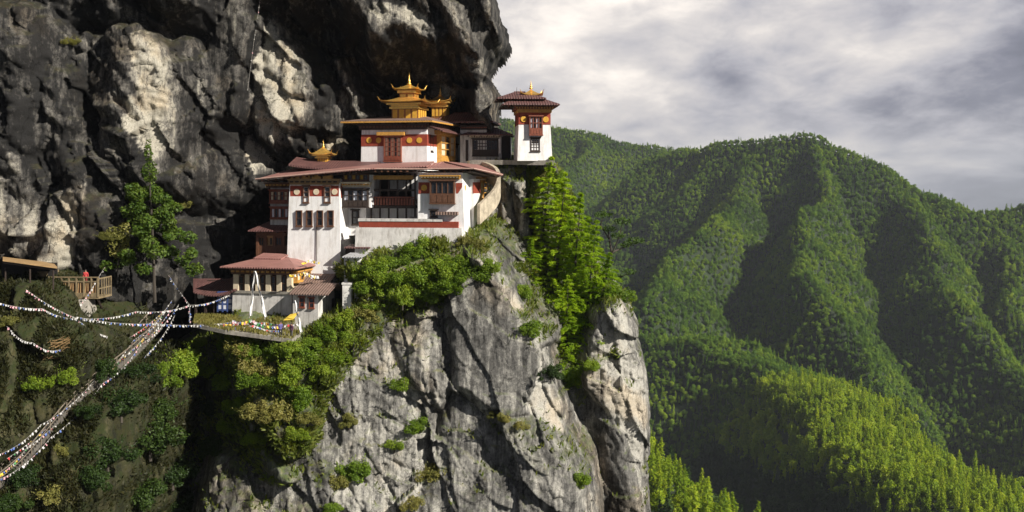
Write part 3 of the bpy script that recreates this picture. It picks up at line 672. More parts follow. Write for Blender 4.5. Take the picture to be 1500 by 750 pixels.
        for kind, sel in (('pane', 0), ('pane', 1)):
            pb = MB()
            mt = pane if sel == 0 else 'glass'
            for i in range(cols):
                for j in range(rows):
                    pale_pane = (i % 2 == 0) if pane != 'glass' else False  # alternate columns take the pale pane colour
                    if pale_pane == (sel == 0):
                        s.put(pb, face, u0+t+pw*i+b2/2+.004, u0+t+pw*(i+1)-b2/2-.004, zb+t+ph*j+b2/2+.004, zb+t+ph*(j+1)-b2/2-.004, pl, max(back-.2, -.05), max(back-.06, .05))
            if pb.v: pb.build(kind, mt, wo_)
        return wo_
    def cornice(s, face, a0, a1, py0, py1, pl, proj=.35, mat='wood', dent='wood_gold', n=14, name='cornice'):
        """stepped timber cornice with a row of painted beam ends"""
        u0, u1, z0, z1 = s.span(face, a0, a1, py0, py1, pl); h_ = z1-z0
        mb = MB(); s.put(mb, face, u0, u1, z0, z0+h_*.32, pl, -.15, proj*.45); s.put(mb, face, u0-.05, u1+.05, z0+h_*.32, z0+h_*.68, pl, -.15, proj*.62); s.put(mb, face, u0-.12, u1+.12, z0+h_*.68, z1, pl, -.15, proj*1.1)
        c = mb.build(name, mat, s.o); db = MB()
        for i in range(n):
            a = u0+(u1-u0)*(i+.2)/n; b_ = u0+(u1-u0)*(i+.75)/n
            s.put(db, face, a, b_, z0+h_*.36, z0+h_*.64, pl, 0, proj)
        db.build('beam_ends', dent, c)
        return c
def hip_roof(b, name, x0, x1, y0, y1, ze, h, inset, mat='roof', th=.18, sub='wood', ridge='x', lift=.0):
    """hipped roof over a rectangle of eaves, with rafters underneath"""
    if ridge == 'x': ra, rb = (x0+inset, (y0+y1)/2), (x1-inset, (y0+y1)/2)
    else: ra, rb = ((x0+x1)/2, y0+inset), ((x0+x1)/2, y1-inset)
    mb = MB(); E = [(x0, y0), (x1, y0), (x1, y1), (x0, y1)]
    v = [(x, y, ze+lift) for x, y in E]+[(ra[0], ra[1], ze+h), (rb[0], rb[1], ze+h)]
    vb = [(x, y, ze+lift-th) for x, y in E]+[(ra[0], ra[1], ze+h-th*1.3), (rb[0], rb[1], ze+h-th*1.3)]
    fs = [(0, 1, 5, 4), (1, 2, 5), (2, 3, 4, 5), (3, 0, 4)] if ridge == 'x' else [(0, 1, 4), (1, 2, 5, 4), (2, 3, 5), (3, 0, 4, 5)]
    mb.add(v+vb, fs+[tuple(i+6 for i in reversed(f)) for f in fs]+[(i, (i+1) % 4, (i+1) % 4+6, i+6) for i in range(4)])
    r = mb.build(name, mat, b.o if isinstance(b, Bld) else b)
    # ridge cap and rafters as sub-parts
    MB().bar(v[4], v[5], .09).build('ridge_cap', mat, r) if (Vector(v[4])-Vector(v[5])).length > .2 else None
    rf = MB(); nx_ = max(3, int((x1-x0)/.8)); ny_ = max(3, int((y1-y0)/.8))
    for i in range(1, nx_):
        x = x0+(x1-x0)*i/nx_; rf.box(x-.06, x+.06, y0+.12, y0+1.3, ze-th-.13, ze-th-.02)
    for i in range(1, ny_):
        y = y0+(y1-y0)*i/ny_; rf.box(x1-1.3, x1-.12, y-.06, y+.06, ze-th-.13, ze-th-.02)
    rf.build('rafters', sub, r)
    return r
def curved_roof(parent, name, cx, cy, hx, hy, z, h, up, mat='gold', th=.10, power=1.5, n=14, peak=.0):
    """roof with upturned corners and a concave slope"""
    mb = MB(); idx = {}
    T, B = [], []
    for j in range(n+1):
        for i in range(n+1):
            u, w_ = 2*i/n-1, 2*j/n-1; r = max(abs(u), abs(w_)); q = max(0.0, (1-r)/(1-peak)) if peak else 1-r
            zz = z+h*min(1, q)**power*1.0+up*(abs(u)*abs(w_))**3*r
            T.append((cx+u*hx, cy+w_*hy, zz)); B.append((cx+u*hx*.985, cy+w_*hy*.985, zz-th-.12*h*(1-r)))
    N = (n+1)**2; f = []
    for j in range(n):
        for i in range(n):
            a = j*(n+1)+i; f.append((a, a+1, a+n+2, a+n+1)); f.append((a+N+n+1, a+N+n+2, a+N+1, a+N))
    ring = [i for i in range(n+1)]+[j*(n+1)+n for j in range(1, n+1)]+[n*(n+1)+i for i in range(n-1, -1, -1)]+[j*(n+1) for j in range(n-1, 0, -1)]
    for a, b_ in zip(ring, ring[1:]+ring[:1]): f.append((b_, a, a+N, b_+N))
    mb.add(T+B, f)
    r = mb.build(name, mat, parent)
    return r
def finial(parent, x, y, z, h, mat='gold'):
    return MB().lathe((x, y, z-.05), [(.10*h, 0), (.20*h, .06*h), (.20*h, .12*h), (.09*h, .18*h), (.13*h, .27*h), (.14*h, .34*h), (.06*h, .42*h), (.085*h, .50*h), (.04*h, .58*h), (.05*h, .66*h), (.02*h, .74*h), (.004, 1.05*h)], 10).build('finial', mat, parent, smooth=True)
def corner_horns(mb, cx, cy, hx, hy, z, up, l=.35):
    for sx in (-1, 1):
        for sy in (-1, 1):
            a = (cx+sx*hx, cy+sy*hy, z+up); mb.bar((a[0]-sx*.15, a[1]-sy*.15, a[2]-.1), (a[0]+sx*.08, a[1]+sy*.08, a[2]+l), .06, 5, .02)
# ------------------------------------------------------------------ the monastery
def cupola(b, cx, cy, z, w1, h1, rw1, zr1, hr1, w2=None, z2=None, h2=None, rw2=None, zr2=None, hr2=None, fin=1.6, mat='gold', dull='gold_dull', aspect=1.0):
    """gilded roof lantern: panelled body, cornice bands, curved roof, upper body with its own roof, finial"""
    body = MB().box(cx-w1, cx+w1, cy-w1*aspect, cy+w1*aspect, z-.4, z+h1).build('cupola', dull, b.o)
    pn = MB(); n = 4
    for i in range(n):
        a = -w1+2*w1*(i+.16)/n; c = -w1+2*w1*(i+.84)/n
        pn.box(cx+a, cx+c, cy-w1*aspect-.05, cy-w1*aspect+.1, z+h1*.08, z+h1*.62)
        pn.box(cx+w1-.1, cx+w1+.05, cy+a*aspect, cy+c*aspect, z+h1*.08, z+h1*.62)
    pn.build('panels', 'ochre', body)
    MB().box(cx-w1-.25, cx+w1+.25, cy-w1*aspect-.25, cy+w1*aspect+.25, z+h1*.66, z+h1*.78).box(cx-w1-.1, cx+w1+.1, cy-w1*aspect-.1, cy+w1*aspect+.1, z+h1*.80, z+h1*.90).box(cx-w1-.55, cx+w1+.55, cy-w1*aspect-.55, cy+w1*aspect+.55, z+h1*.90, z+h1+.02).build('cornice_band', mat, body)
    curved_roof(body, 'upturned_roof', cx, cy, rw1, rw1*aspect, zr1, hr1, .30, mat, peak=.25 if w2 else 0)
    hb = MB(); corner_horns(hb, cx, cy, rw1, rw1*aspect, zr1, .30)
    top = (cx, cy, zr1+hr1)
    if w2:
        MB().box(cx-w2, cx+w2, cy-w2*aspect, cy+w2*aspect, zr1+hr1*.5, z2+h2).build('upper_body', dull, body)
        q = MB()
        for i in range(2):
            a = -w2+2*w2*(i+.15)/2; c = -w2+2*w2*(i+.85)/2
            q.box(cx+a, cx+c, cy-w2*aspect-.04, cy-w2*aspect+.1, z2+.1, z2+h2*.6); q.box(cx+w2-.1, cx+w2+.04, cy+a*aspect, cy+c*aspect, z2+.1, z2+h2*.6)
        q.box(cx-w2-.22, cx+w2+.22, cy-w2*aspect-.22, cy+w2*aspect+.22, z2+h2*.72, z2+h2*.95)
        q.build('upper_panels', mat, body)
        curved_roof(body, 'upturned_roof', cx, cy, rw2, rw2*aspect, zr2, hr2, .28, mat)
        corner_horns(hb, cx, cy, rw2, rw2*aspect, zr2, .28); top = (cx, cy, zr2+hr2)
    hb.build('corner_ornaments', mat, body)
    finial(body, top[0], top[1], top[2]-.1, fin, mat)
    return body

# ---- upper hall with the large gilded roof lantern
b = Bld('temple_hall', 625, 245, 136, 13, 'white upper temple hall with red band and two-tier golden roof lantern', 'temple')
D = b.Yr(673, 0.0); xl = b.X(530); zt = b.Z(181, xl/2, 0)
w_ = MB().hexa([(xl-.15, -.1, -2.5), (.15, -.1, -2.5), (.15, D, -2.5), (xl-.15, D, -2.5), (xl, 0, zt), (0, 0, zt), (0, D, zt), (xl, D, zt)]).build('wall', 'white', b.o)
bd = MB(); u0, u1, z0, z1 = b.span('F', 530, 625, 197, 214, 0)
bd.box(xl-.06, .06, -.07, 0.2, z0, z1); bd.box(-.2, .065, -.02, D*.42, z0, z1)
rb = bd.build('red_band', 'red', b.o)
for px in (541, 555, 600, 614.5): b.disc('F', px, 205.5, .36, 0, .10, parent=rb)
b.cornice('F', 527, 627, 181.5, 190, 0, .45, 'wood_dark', 'wood', 20)
b.cornice('R', 627, 672, 183, 191, 0, .4, 'wood_dark', 'wood', 16)
b.window('F', 563.5, 589, 200, 236, 0, .42, 5, 4, 'wood_red', 'cream', split=.16)
b.box('window_head', 'wood_gold', 'F', 554, 594, 193.5, 198.5, 0, -.1, .62)
b.window('R', 639, 660, 199, 238, 0, .7, 3, 3, 'wood_gold', 'cream', split=.2)
b.box('window_head', 'wood_gold', 'R', 636, 662, 192.5, 198.5, 0, -.1, .95)
b.window('R', 630, 634, 200, 222, 0, .08, 1, 2, 'wood_dark', 'glass')
b.window('R', 665, 670, 212, 236, 0, .10, 1, 3, 'wood', 'glass')
ex0, ey0 = b.X(499, -1.0), -1.0; ex1 = 1.0; ey1 = D+1.5; ze = b.Z(177.5, 0, -1)
hip_roof(b, 'roof', ex0, ex1, ey0, ey1, ze+.15, 1.15, 4.2, 'roof_brown', .2, 'wood_dark')
MB().box(ex0-.02, ex1+.02, ey0-.02, ey0+.06, ze-.11, ze+.08).box(ex1-.06, ex1+.025, ey0+.06, ey1, ze-.11, ze+.08).build('fascia', 'wood_gold', b.o)
# lower pent roof along the right side
y0, y1 = b.Yr(636, .9), b.Yr(690, .9)
MB().slab([(.05, y0, b.Z(183, 0, y0)), (2.1, y0-.4, b.Z(190, 2, y0)-.1), (2.1, y1+.3, b.Z(198, 2, y1)-.35), (.05, y1, b.Z(191, 0, y1)-.2)], .14).build('pent_roof', 'roof_dark', b.o)
ccx, ccy = b.X(599, 4.2), 4.3
zz = lambda py: b.Z(py, ccx, ccy-1.8)
cupola(b, ccx, ccy, zz(175), 1.75, zz(151)-zz(175), 3.1, zz(149), zz(143)-zz(149)+.25, .98, zz(147), zz(131)-zz(147), 1.75, zz(129.5), zz(121)-zz(129.5), fin=1.55)

# ---- rear hall behind it with the smaller gilded lantern
b2 = Bld('temple_hall', 718, 240, 144.8, 8, 'rear temple hall under dark red roof with the smaller right-hand golden lantern', 'temple')
xl = b2.X(674); zt = b2.Z(184)
MB().box(xl, -.5, 0, 4.5, -2, zt).build('wall', 'white_old', b2.o)
b2.cornice('F', 675, 714, 184, 190, 0, .4, 'wood_dark', 'wood_red', 16)
hip_roof(b2, 'roof', b2.X(622, -1.2), b2.X(722, -1.2), -1.0, 6, b2.Z(177.5, 0, -1), 1.3, 3.2, 'roof_dark', .2, 'wood_dark')
cx, cy = b2.X(644.5, 2.2), 2.4; zz = lambda py: b2.Z(py, cx, cy-1)
cupola(b2, cx, cy, zz(172), 1.0, zz(149)-zz(172), 1.75, zz(148), zz(138)-zz(148), fin=1.3)

# ---- long lower hall
b = Bld('monastery_hall', 497, 392, 131, 9, 'long lower monastery hall with tall white tower block, terrace and red-brown roof', 'monastery')
# tall white block, battered
xl = b.X(424.5); zt = b.Z(262, xl/2, 0); D = 9.0
wl = MB().hexa([(xl-.35, -.3, -2.0), (.3, -.3, -2.0), (.3, D, -2.0), (xl-.35, D, -2.0), (xl, 0, zt), (0, 0, zt), (0, D, zt), (xl, D, zt)]).build('wall', 'white', b.o)
b.window('F', 434.5, 443.5, 308, 331, 0, .34, 1, 2, 'wood', 'glass', head=False, bar=.05); b.window('F', 449.5, 458.5, 308, 331, 0, .34, 1, 2, 'wood', 'glass', head=False, bar=.05); b.window('F', 465, 474, 308, 331, 0, .34, 1, 2, 'wood', 'glass', head=False, bar=.05); b.window('F', 480.5, 489.5, 308, 331, 0, .34, 1, 2, 'wood', 'glass', head=False, bar=.05)
for p0, p1, dsc in ((425.2, 444, 435), (453.5, 474.5, 463.5), (485, 496.5, 490.5)):
    rb = b.box('red_band', 'red', 'F', p0, p1, 272, 289.5, 0, -.1, .05); b.disc('F', dsc, 281, .36, 0, .08, 'cream', rb)
for p0, p1 in ((444.5, 453), (475, 484.5)): b.window('F', p0, p1, 273, 296.5, 0, .2, 1, 3, 'wood', 'glass')
b.cornice('F', 425, 497, 262, 270.5, 0, .55, 'wood_tan', 'wood_dark', 9)
for px in (434, 449.5, 465, 481): b.box('beam', 'wood_gold', 'F', px-6.5, px+6.5, 256.5, 262.5, 0, -.2, .45)
rbd = MB(); b.rect(rbd, 'R', 498.5, 503, 272, 290, .0, -.1, .06); rbd.build('red_band', 'red', b.o)
MB().bar((b.X(464, -.2), -.24, b.Z(333)), (b.X(464, -.3), -.36, b.Z(383)), .045).build('downpipe', 'wood_dark', b.o)
# left wing, set back
yb = 2.6; xa, xb = b.X(396, yb), xl+.1
MB().box(xa, xb, yb, 9, b.Z(345, xa, yb), b.Z(266, xa, yb)).build('side_wing', 'white_old', b.o)
b.window('F', 396.5, 424, 279, 297, yb, .5, 5, 2, 'wood_red', 'cream', split=.12); b.window('F', 397, 424, 304, 320, yb, .3, 5, 1, 'wood_red', 'lattice_white')
b.cornice('F', 391, 427, 267, 275, yb, .7, 'wood', 'wood_gold', 7)
# middle part: set back behind the terrace, with gallery
ym = 5.2; xm0, xm1 = .2, b.X(640, ym)
MB().box(xm0, xm1, ym, 11, b.Z(350, 0, ym), b.Z(256, 0, ym)).build('middle_wall', 'white', b.o)
yq = 1.2
MB().box(b.X(502, yq), b.X(543, yq), yq, ym, b.Z(304, 0, yq), b.Z(256, 0, yq)).box(.1, b.X(543, ym), 3.2, ym, b.Z(345, 0, 3), b.Z(304, 0, yq)).build('bay_wall', 'white', b.o)
b.window('F', 503.5, 540.5, 277.5, 303, yq, .5, 5, 2, 'wood_dark', 'lattice_white', split=.3)
b.cornice('F', 502, 543, 266.5, 274, yq, .75, 'cream', 'wood_gold', 9)
b.window('F', 503, 541, 254.5, 265, yq, .35, 6, 1, 'wood', 'ochre', head=False)
b.window('F', 515.5, 526, 308, 329, 3.2, .15, 1, 2, 'wood_dark', 'glass')
b.box('gallery_shade_panel', 'dark', 'F', 544, 603, 254, 303, ym, -.1, .2)  # dark sheet painted for the shade inside the gallery
ga = MB(); yg = 2.6
u0, u1 = b.X(544, yg), b.X(608, yg)
for q, (pa, pb_) in enumerate(((277, 280), (301, 305))): ga.box(u0, u1, yg-.15, ym, b.Z(pb_, u0, yg), b.Z(pa, u0, yg)) if q else ga.box(u0, u1, yg-.08, yg+.1, b.Z(pb_, u0, yg), b.Z(pa, u0, yg))
for i in range(6):
    x = u0+(u1-u0)*i/5; ga.box(x-.09, x+.09, yg-.1, yg+.09, b.Z(320, u0, yg), b.Z(254, u0, yg))
gal = ga.build('gallery', 'wood_dark', b.o)
rl = MB(); n = 15
for i in range(n):
    a = u0+(u1-u0)*(i+.15)/n; c = u0+(u1-u0)*(i+.85)/n; rl.box(a, c, yg-.17, yg-.1, b.Z(300.5, u0, yg), b.Z(290.5, u0, yg))
rl.box(u0, u1, yg-.2, yg-.04, b.Z(290, u0, yg), b.Z(288, u0, yg)); rl.build('railing', 'wood_red', gal)
b.box('lintel', 'wood_gold', 'F', 545, 606, 257, 263, yg, -.1, .3); b.box('rear_panel', 'white_old', 'F', 572, 600, 264, 277, ym, .15, .25)
# right block
b3o = b
yr = -.4; xr0, xr1 = b.X(612, yr), b.X(677, yr); Dr = b.Yr(712, xr1)
MB().hexa([(xr0, yr, b.Z(352, xr0, yr)), (xr1+.35, yr-.25, b.Z(352, xr0, yr)), (xr1+.35, Dr, b.Z(352, xr0, yr)), (xr0, Dr, b.Z(352, xr0, yr)), (xr0, yr, b.Z(253, xr0, yr)), (xr1, yr, b.Z(253, xr0, yr)), (xr1, Dr, b.Z(253, xr0, yr)), (xr0, Dr, b.Z(253, xr0, yr))]).build('wall', 'white', b.o)
rb = b.box('red_band', 'red', 'F', 613, 629, 267, 283.5, yr, -.1, .05); b.disc('F', 621.5, 275, .36, yr, .08, parent=rb)
b.window('F', 631, 667, 265, 297.5, yr, .6, 4, 1, 'wood', 'glass', split=.38); b.cornice('F', 618, 674, 256.5, 262.5, yr, .85, 'wood_gold', 'cream', 12)
rb = b.box('red_band', 'red', 'F', 668, 677, 268, 283.5, yr, -.1, .05)
u0, u1 = b.Yr(678.5, xr1), b.Yr(684, xr1); u2, u3 = b.Yr(686.5, xr1), b.Yr(696, xr1)
mbp = MB(); mbp.box(xr1+.05, xr1+.62, u2, u3, b.Z(345, xr1, u2), b.Z(262, xr1, u2)); mbp.build('buttress', 'white', b.o)
MB().box(xr1-.1, xr1+.05, yr-.04, u1, b.Z(283.5, xr1, u0), b.Z(268, xr1, u0)).box(xr1+.5, xr1+.67, u2-.05, u3, b.Z(283, xr1, u2), b.Z(267, xr1, u2)).build('red_band', 'red', b.o)
b.disc('R', 680.5, 275, .34, xr1, .07)
b.window('R', 699, 708, 266, 300, xr1, .5, 2, 3, 'wood_gold', 'cream', split=.25); b.cornice('R', 697, 712, 260, 266, xr1, .8, 'wood_gold', 'cream', 6)
b.box('ledge_roof', 'roof_brown', 'F', 641, 672, 310, 314.5, yr, -.2, 1.0); b.window('F', 630, 641, 308, 318, yr, .15, 2, 1, 'wood_dark', 'glass')
st = MB(); ys_ = 2.0
a, c = b.loc(609, 292, ys_), b.loc(627, 320, ys_)
for dy in (-.5, .5): st.bar((a[0], ys_+dy, a[2]), (c[0], ys_+dy, c[2]), .11)
for i in range(11):
    f = (i+.5)/11; st.box(a[0]+(c[0]-a[0])*f-.14, a[0]+(c[0]-a[0])*f+.14, ys_-.5, ys_+.5, a[2]+(c[2]-a[2])*f-.03, a[2]+(c[2]-a[2])*f+.03)
st.build('staircase', 'wood_dark', b.o)
# terrace
yt = -1.0; t0, t1 = b.X(521, yt), b.X(676, yt)
MB().hexa([(t0, yt-.5, b.Z(385, t0, yt)), (t1+.3, yt-.5, b.Z(385, t0, yt)), (t1+.3, ym, b.Z(385, t0, yt)), (t0, ym, b.Z(385, t0, yt)), (t0, yt, b.Z(333, t0, yt)), (t1, yt, b.Z(333, t0, yt)), (t1, ym, b.Z(333, t0, yt)), (t0, ym, b.Z(333, t0, yt))]).build('terrace_wall', 'white_old', b.o)
pr = MB(); pr.box(t0+.4, b.X(671, yt), yt+.02, yt+.5, b.Z(333, t0, yt), b.Z(324, t0, yt)); prp = pr.build('parapet', 'red', b.o)
MB().box(t0+.3, b.X(648, yt), yt-.05, yt+.58, b.Z(324, t0, yt), b.Z(320, t0, yt)).build('coping', 'white_old', prp)
lw = MB(); lw.box(b.X(600, .5), b.X(640, .5), .5, 1.0, b.Z(325, 0, .5), b.Z(317, 0, .5)); lw.build('low_wall', 'stone', b.o)
# roofs: three sheets, each sloping to its own eave
def sheet(name, pts, mat='roof', th=.12, parent=None):
    inv = Matrix.Rotation(R(9), 4, 'Z') @ Matrix.Translation(-b3o.A)
    q = [inv @ P(*p) for p in pts]; r = MB().slab(q, th).build(name, mat, b3o.o); return r
sheet('roof', [(374, 262.5, 131.5), (548, 246.5, 129.0), (640, 238, 137), (560, 236, 142), (430, 247, 142)])
sheet('roof', [(528, 247, 129.6), (626, 243, 129.0), (636, 236, 136), (545, 240, 137)], th=.13)
hp = [(606, 247.5, 128.6), (694, 246.8, 127.4), (736, 256, 134), (648, 236.5, 134)]
sheet('roof', hp); sheet('roof', [(694, 246.6, 127.4), (737, 255, 135.5), (700, 241, 141), (650, 236, 134)], mat='roof')
sheet('eave_board', [(378, 264.5, 132.2), (548, 249.5, 129.8), (610, 249, 129.8), (606, 250.5, 136), (400, 265, 138)], 'wood_dark', .15)
sheet('eave_board', [(612, 250.2, 129.4), (692, 249.6, 128.4), (726, 257.5, 134), (640, 252, 136)], 'wood_dark', .15)

M['trim'] = simple('pale roof edge', (.50, .33, .27), .7, .25, 3, bump=.1)  # paler tone for the bars along the eaves
inv = Matrix.Rotation(R(9), 4, 'Z') @ Matrix.Translation(-b3o.A)
et = MB()
for a, c in (((374, 262.2, 131.4), (528, 247.6, 129.1)), ((528, 247, 129.5), (606, 247.6, 128.9)), ((606, 247.6, 128.5), (694, 246.8, 127.3)), ((694, 246.8, 127.3), (736, 256, 134))): et.bar(inv @ P(*a), inv @ P(*c), .075, 5)
et.build('eave_trim', 'trim', b3o.o)
rf = MB()
for i in range(34):
    px = 384+i*9.2; py = 264.2-(px-374)*.089 if px < 545 else 249.8
    p = inv @ P(px, py+1.2, 131.6-(px-374)*.012); rf.box(p.x-.07, p.x+.07, p.y-.1, p.y+1.1, p.z-.08, p.z+.08)
rf.build('rafters', 'wood', b3o.o)
# ---- small shrine behind the left roof, with gilded lantern
b4 = Bld('shrine', 545, 262, 136, 6, 'small shrine with dark curved roof and golden lantern behind the lower hall roof', 'shrine')
xl = b4.X(430); MB().box(xl, 0, 0, 5, -1, b4.Z(252)).build('wall', 'wood_dark', b4.o)
mb = MB(); n = 10; T = []
for i in range(n+1):
    f = i/n; px = 423+f*128; lift = .55*(1-f)**4+.15*f**4
    T.append((b4.X(px, -1), lift))
v = []; 
for y, dz_ in ((-1.2, 0), (2.2, 1.0), (5.5, .4)):
    for x, l in T: v.append((x, y, b4.Z(247, 0, -1)+dz_+l))
m_ = n+1; fq = [(j*m_+i, j*m_+i+1, (j+1)*m_+i+1, (j+1)*m_+i) for j in (0, 1) for i in range(n)]
k = len(v); v2 = [(x, y, z-.2) for x, y, z in v]
fq += [tuple(q+k for q in reversed(f)) for f in fq]+[(i+1, i, i+k, i+1+k) for i in range(n)]+[(j*m_, (j+1)*m_, (j+1)*m_+k, j*m_+k) for j in (0, 1)]+[(j*m_+n, j*m_+n+k, (j+1)*m_+n+k, (j+1)*m_+n) for j in (0, 1)]+[(2*m_+i, 2*m_+i+1, 2*m_+i+1+k, 2*m_+i+k) for i in range(n)]
mb.add(v+v2, fq); mb.build('roof', 'roof_dark', b4.o)
cx, cy = b4.X(473, 2), 2.2; zz = lambda py: b4.Z(py, cx, cy-1)
cupola(b4, cx, cy, zz(241), .62, zz(227)-zz(241), 1.5, zz(226), zz(214)-zz(226), fin=1.0)

# ---- watch tower
b = Bld('watch_tower', 809, 237, 139, -4, 'white square tower at the cliff edge with red band, brown roofs and gold cap', 'tower')
xl = b.X(759.5); zt = b.Z(160); D = 6.5
MB().hexa([(xl-.15, -.15, .12), (.0, -.15, .12), (0, D, .12), (xl-.15, D, .12), (xl+.1, 0, zt), (-.35, 0, zt), (-.35, D, zt), (xl+.1, D, zt)]).build('wall', 'white', b.o)
xL, xR = xl+.07, -.28
z0, z1 = b.Z(182.5), b.Z(165)
rb = MB().box(xL-.06, xR+.06, -.1, D, z0, z1).build('red_band', 'red', b.o)
b.disc('F', 767, 174.5, .37, -.06, .12, parent=rb); b.disc('F', 799.5, 175, .37, -.06, .12, parent=rb)
b.window('F', 775, 794.5, 171, 197.5, 0, .6, 4, 2, 'wood_red', 'lattice_white', split=.3, bar=.12); b.window('F', 777, 791, 202.5, 221.5, -.05, .14, 3, 4, 'wood_dark', 'glass')
for i, (pa, pb_, e) in enumerate(((160, 165, .2), (155.5, 160, .45), (152.5, 155.5, .7))):
    MB().box(xL-e, xR+e, -e, D+.2, b.Z(pb_), b.Z(pa)-.01).build('cornice', ('wood_gold', 'wood_red', 'wood_dark')[i], b.o)
db = MB()
for i in range(14):
    x = xL-.3+(xR-xL+.6)*i/13; db.box(x-.08, x+.08, -.62, 0, b.Z(159.5), b.Z(157))
db.build('beam_ends', 'wood_gold', b.o)
r1 = hip_roof(b, 'roof', b.X(736, -1.3), b.X(820, -1.3), -1.5, D+1.5, b.Z(152.5, 0, -1), 1.35, 2.6, 'roof_dark', .16, 'wood_red', lift=0)
MB().box(b.X(748, 1.5), b.X(792, 1.5), .7, D-1, b.Z(149, 0, 1), b.Z(142.5, 0, 1)).build('upper_storey', 'wood_red', b.o)
hip_roof(b, 'roof', b.X(728, 0), b.X(800, 0), -.3, D+.3, b.Z(143.5, 0, 0), 1.0, 2.4, 'roof_dark', .15, 'wood_red')
cx, cy = b.X(778, 2.5), 2.8
cap = curved_roof(b.o, 'gilded_cap', cx, cy, 1.5, 1.5, b.Z(138, cx, cy-1.4), .75, .35, 'gold'); finial(cap, cx, cy, b.Z(138, cx, cy)+.7, 1.2)
hb = MB(); corner_horns(hb, cx, cy, 1.5, 1.5, b.Z(138, cx, cy-1.4), .35); hb.build('corner_ornaments', 'gold', cap)
MB().bar((b.X(757, 1), 1, b.Z(145, 0, 1)), (b.X(757, 1), 1, b.Z(128, 0, 1)), .07, 5, .02).build('roof_spike', 'wood_dark', b.o)

# ---- gallery that joins the tower and the halls
b = Bld('gallery_house', 748, 238, 145, 2, 'low dark timber gallery with latticed window between the halls and the tower', 'house')
xl = b.X(680); zt = b.Z(196)
MB().box(xl, 0, 0, 4, -.6, zt).build('wall', 'white_old', b.o)
b.window('F', 692, 730, 204, 228, 0, .3, 8, 3, 'wood_dark', 'glass', split=.3); b.cornice('F', 690, 733, 198.5, 203, 0, .5, 'cream', 'wood', 12)
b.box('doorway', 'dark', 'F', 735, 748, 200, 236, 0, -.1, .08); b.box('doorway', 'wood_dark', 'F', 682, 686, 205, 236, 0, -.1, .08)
b.box('post', 'white_old', 'F', 730.5, 733.5, 203, 225, 0, 0, .35)
hip_roof(b, 'roof', b.X(676, -1), b.X(751, -1), -1.1, 5, b.Z(196.5, 0, -1), .9, 2, 'roof_dark', .15, 'wood_dark')

# ---- terrace the tower stands on, and the curved parapet of the path below it
V = [P(688, 234, 141), P(811, 235, 138.2), P(811, 235, 147), P(688, 234, 149)]
tr = MB().slab(V, .6).build('stone_terrace', 'stone', None); tag(tr, 'stone terrace slab under the white tower and the gallery', 'terrace')
path = [(686, 239, 143), (702, 239.5, 141.5), (716, 243, 139.5), (727, 250, 137.5), (731, 262, 135.5), (726, 277, 133.8), (714, 291, 132.3), (701, 303, 131.0)]
pts = [P(*p) for p in path]; mb = MB(); nn = 24
def crv(pts, f):
    f = f*(len(pts)-1); i = min(int(f), len(pts)-2); t = f-i
    p0, p1, p2, p3 = pts[max(i-1, 0)], pts[i], pts[i+1], pts[min(i+2, len(pts)-1)]
    return .5*((2*p1)+(p2-p0)*t+(2*p0-5*p1+4*p2-p3)*t*t+(3*p1-p0-3*p2+p3)*t**3)
ring = []
for i in range(nn+1):
    p = crv(pts, i/nn); d = crv(pts, min(1, i/nn+.02))-crv(pts, max(0, i/nn-.02)); nrm = Vector((d.y, -d.x, 0)).normalized()*.22
    ring.append([p-nrm+Vector((0, 0, -2.1)), p+nrm+Vector((0, 0, -2.1)), p+nrm+Vector((0, 0, .3)), p-nrm+Vector((0, 0, .3))])
v = [q for r_ in ring for q in r_]; f = [(i*4+k, i*4+(k+1) % 4, i*4+4+(k+1) % 4, i*4+4+k) for i in range(nn) for k in range(4)]
mb.add(v, f+[(0, 1, 2, 3), (nn*4+3, nn*4+2, nn*4+1, nn*4)])
tag(mb.build('parapet_wall', 'sandstone', None), 'curved pale stone parapet climbing from the right end of the lower hall', 'wall')

# ---- pavilion
b = Bld('pavilion', 420, 374, 134, 8, 'dark timber pavilion with arched openings left of the tall white block', 'pavilion')
xl = b.X(376); zt = b.Z(340); D = 3.8
MB().box(xl+.3, -.3, .6, D, -2.5, zt).build('inner_wall', 'wood_dark', b.o)
f_ = MB(); ar = MB()
for px in (377, 389, 402, 415): x = b.X(px); f_.box(x-.16, x+.16, -.05, .3, -2.5, zt)
b.rect(f_, 'F', 376, 420, 360, 372, 0, -.3, .0); b.rect(f_, 'F', 376, 420, 339, 345, 0, -.3, .1)
f_.build('timber_frame', 'wood', b.o)
for p0, p1 in ((379, 387), (391, 400), (404, 413)): b.window('F', p0, p1, 347, 360, .25, .1, 2, 1, 'wood_tan' if p0 == 391 else 'wood', 'wood_tan' if p0 == 391 else 'glass')
x0_, x1_ = b.X(363, -.8), b.X(426, -.8)
r = hip_roof(b, 'roof', x0_, x1_, -.9, D+.9, b.Z(338, 0, -.9), 1.1, 1.9, 'roof_dark', .14, 'wood_dark')
MB().bar(((x0_+x1_)/2, 1.5, b.Z(330)), ((x0_+x1_)/2, 1.5, b.Z(321)), .08, 5, .02).build('spike', 'gold_dull', r)

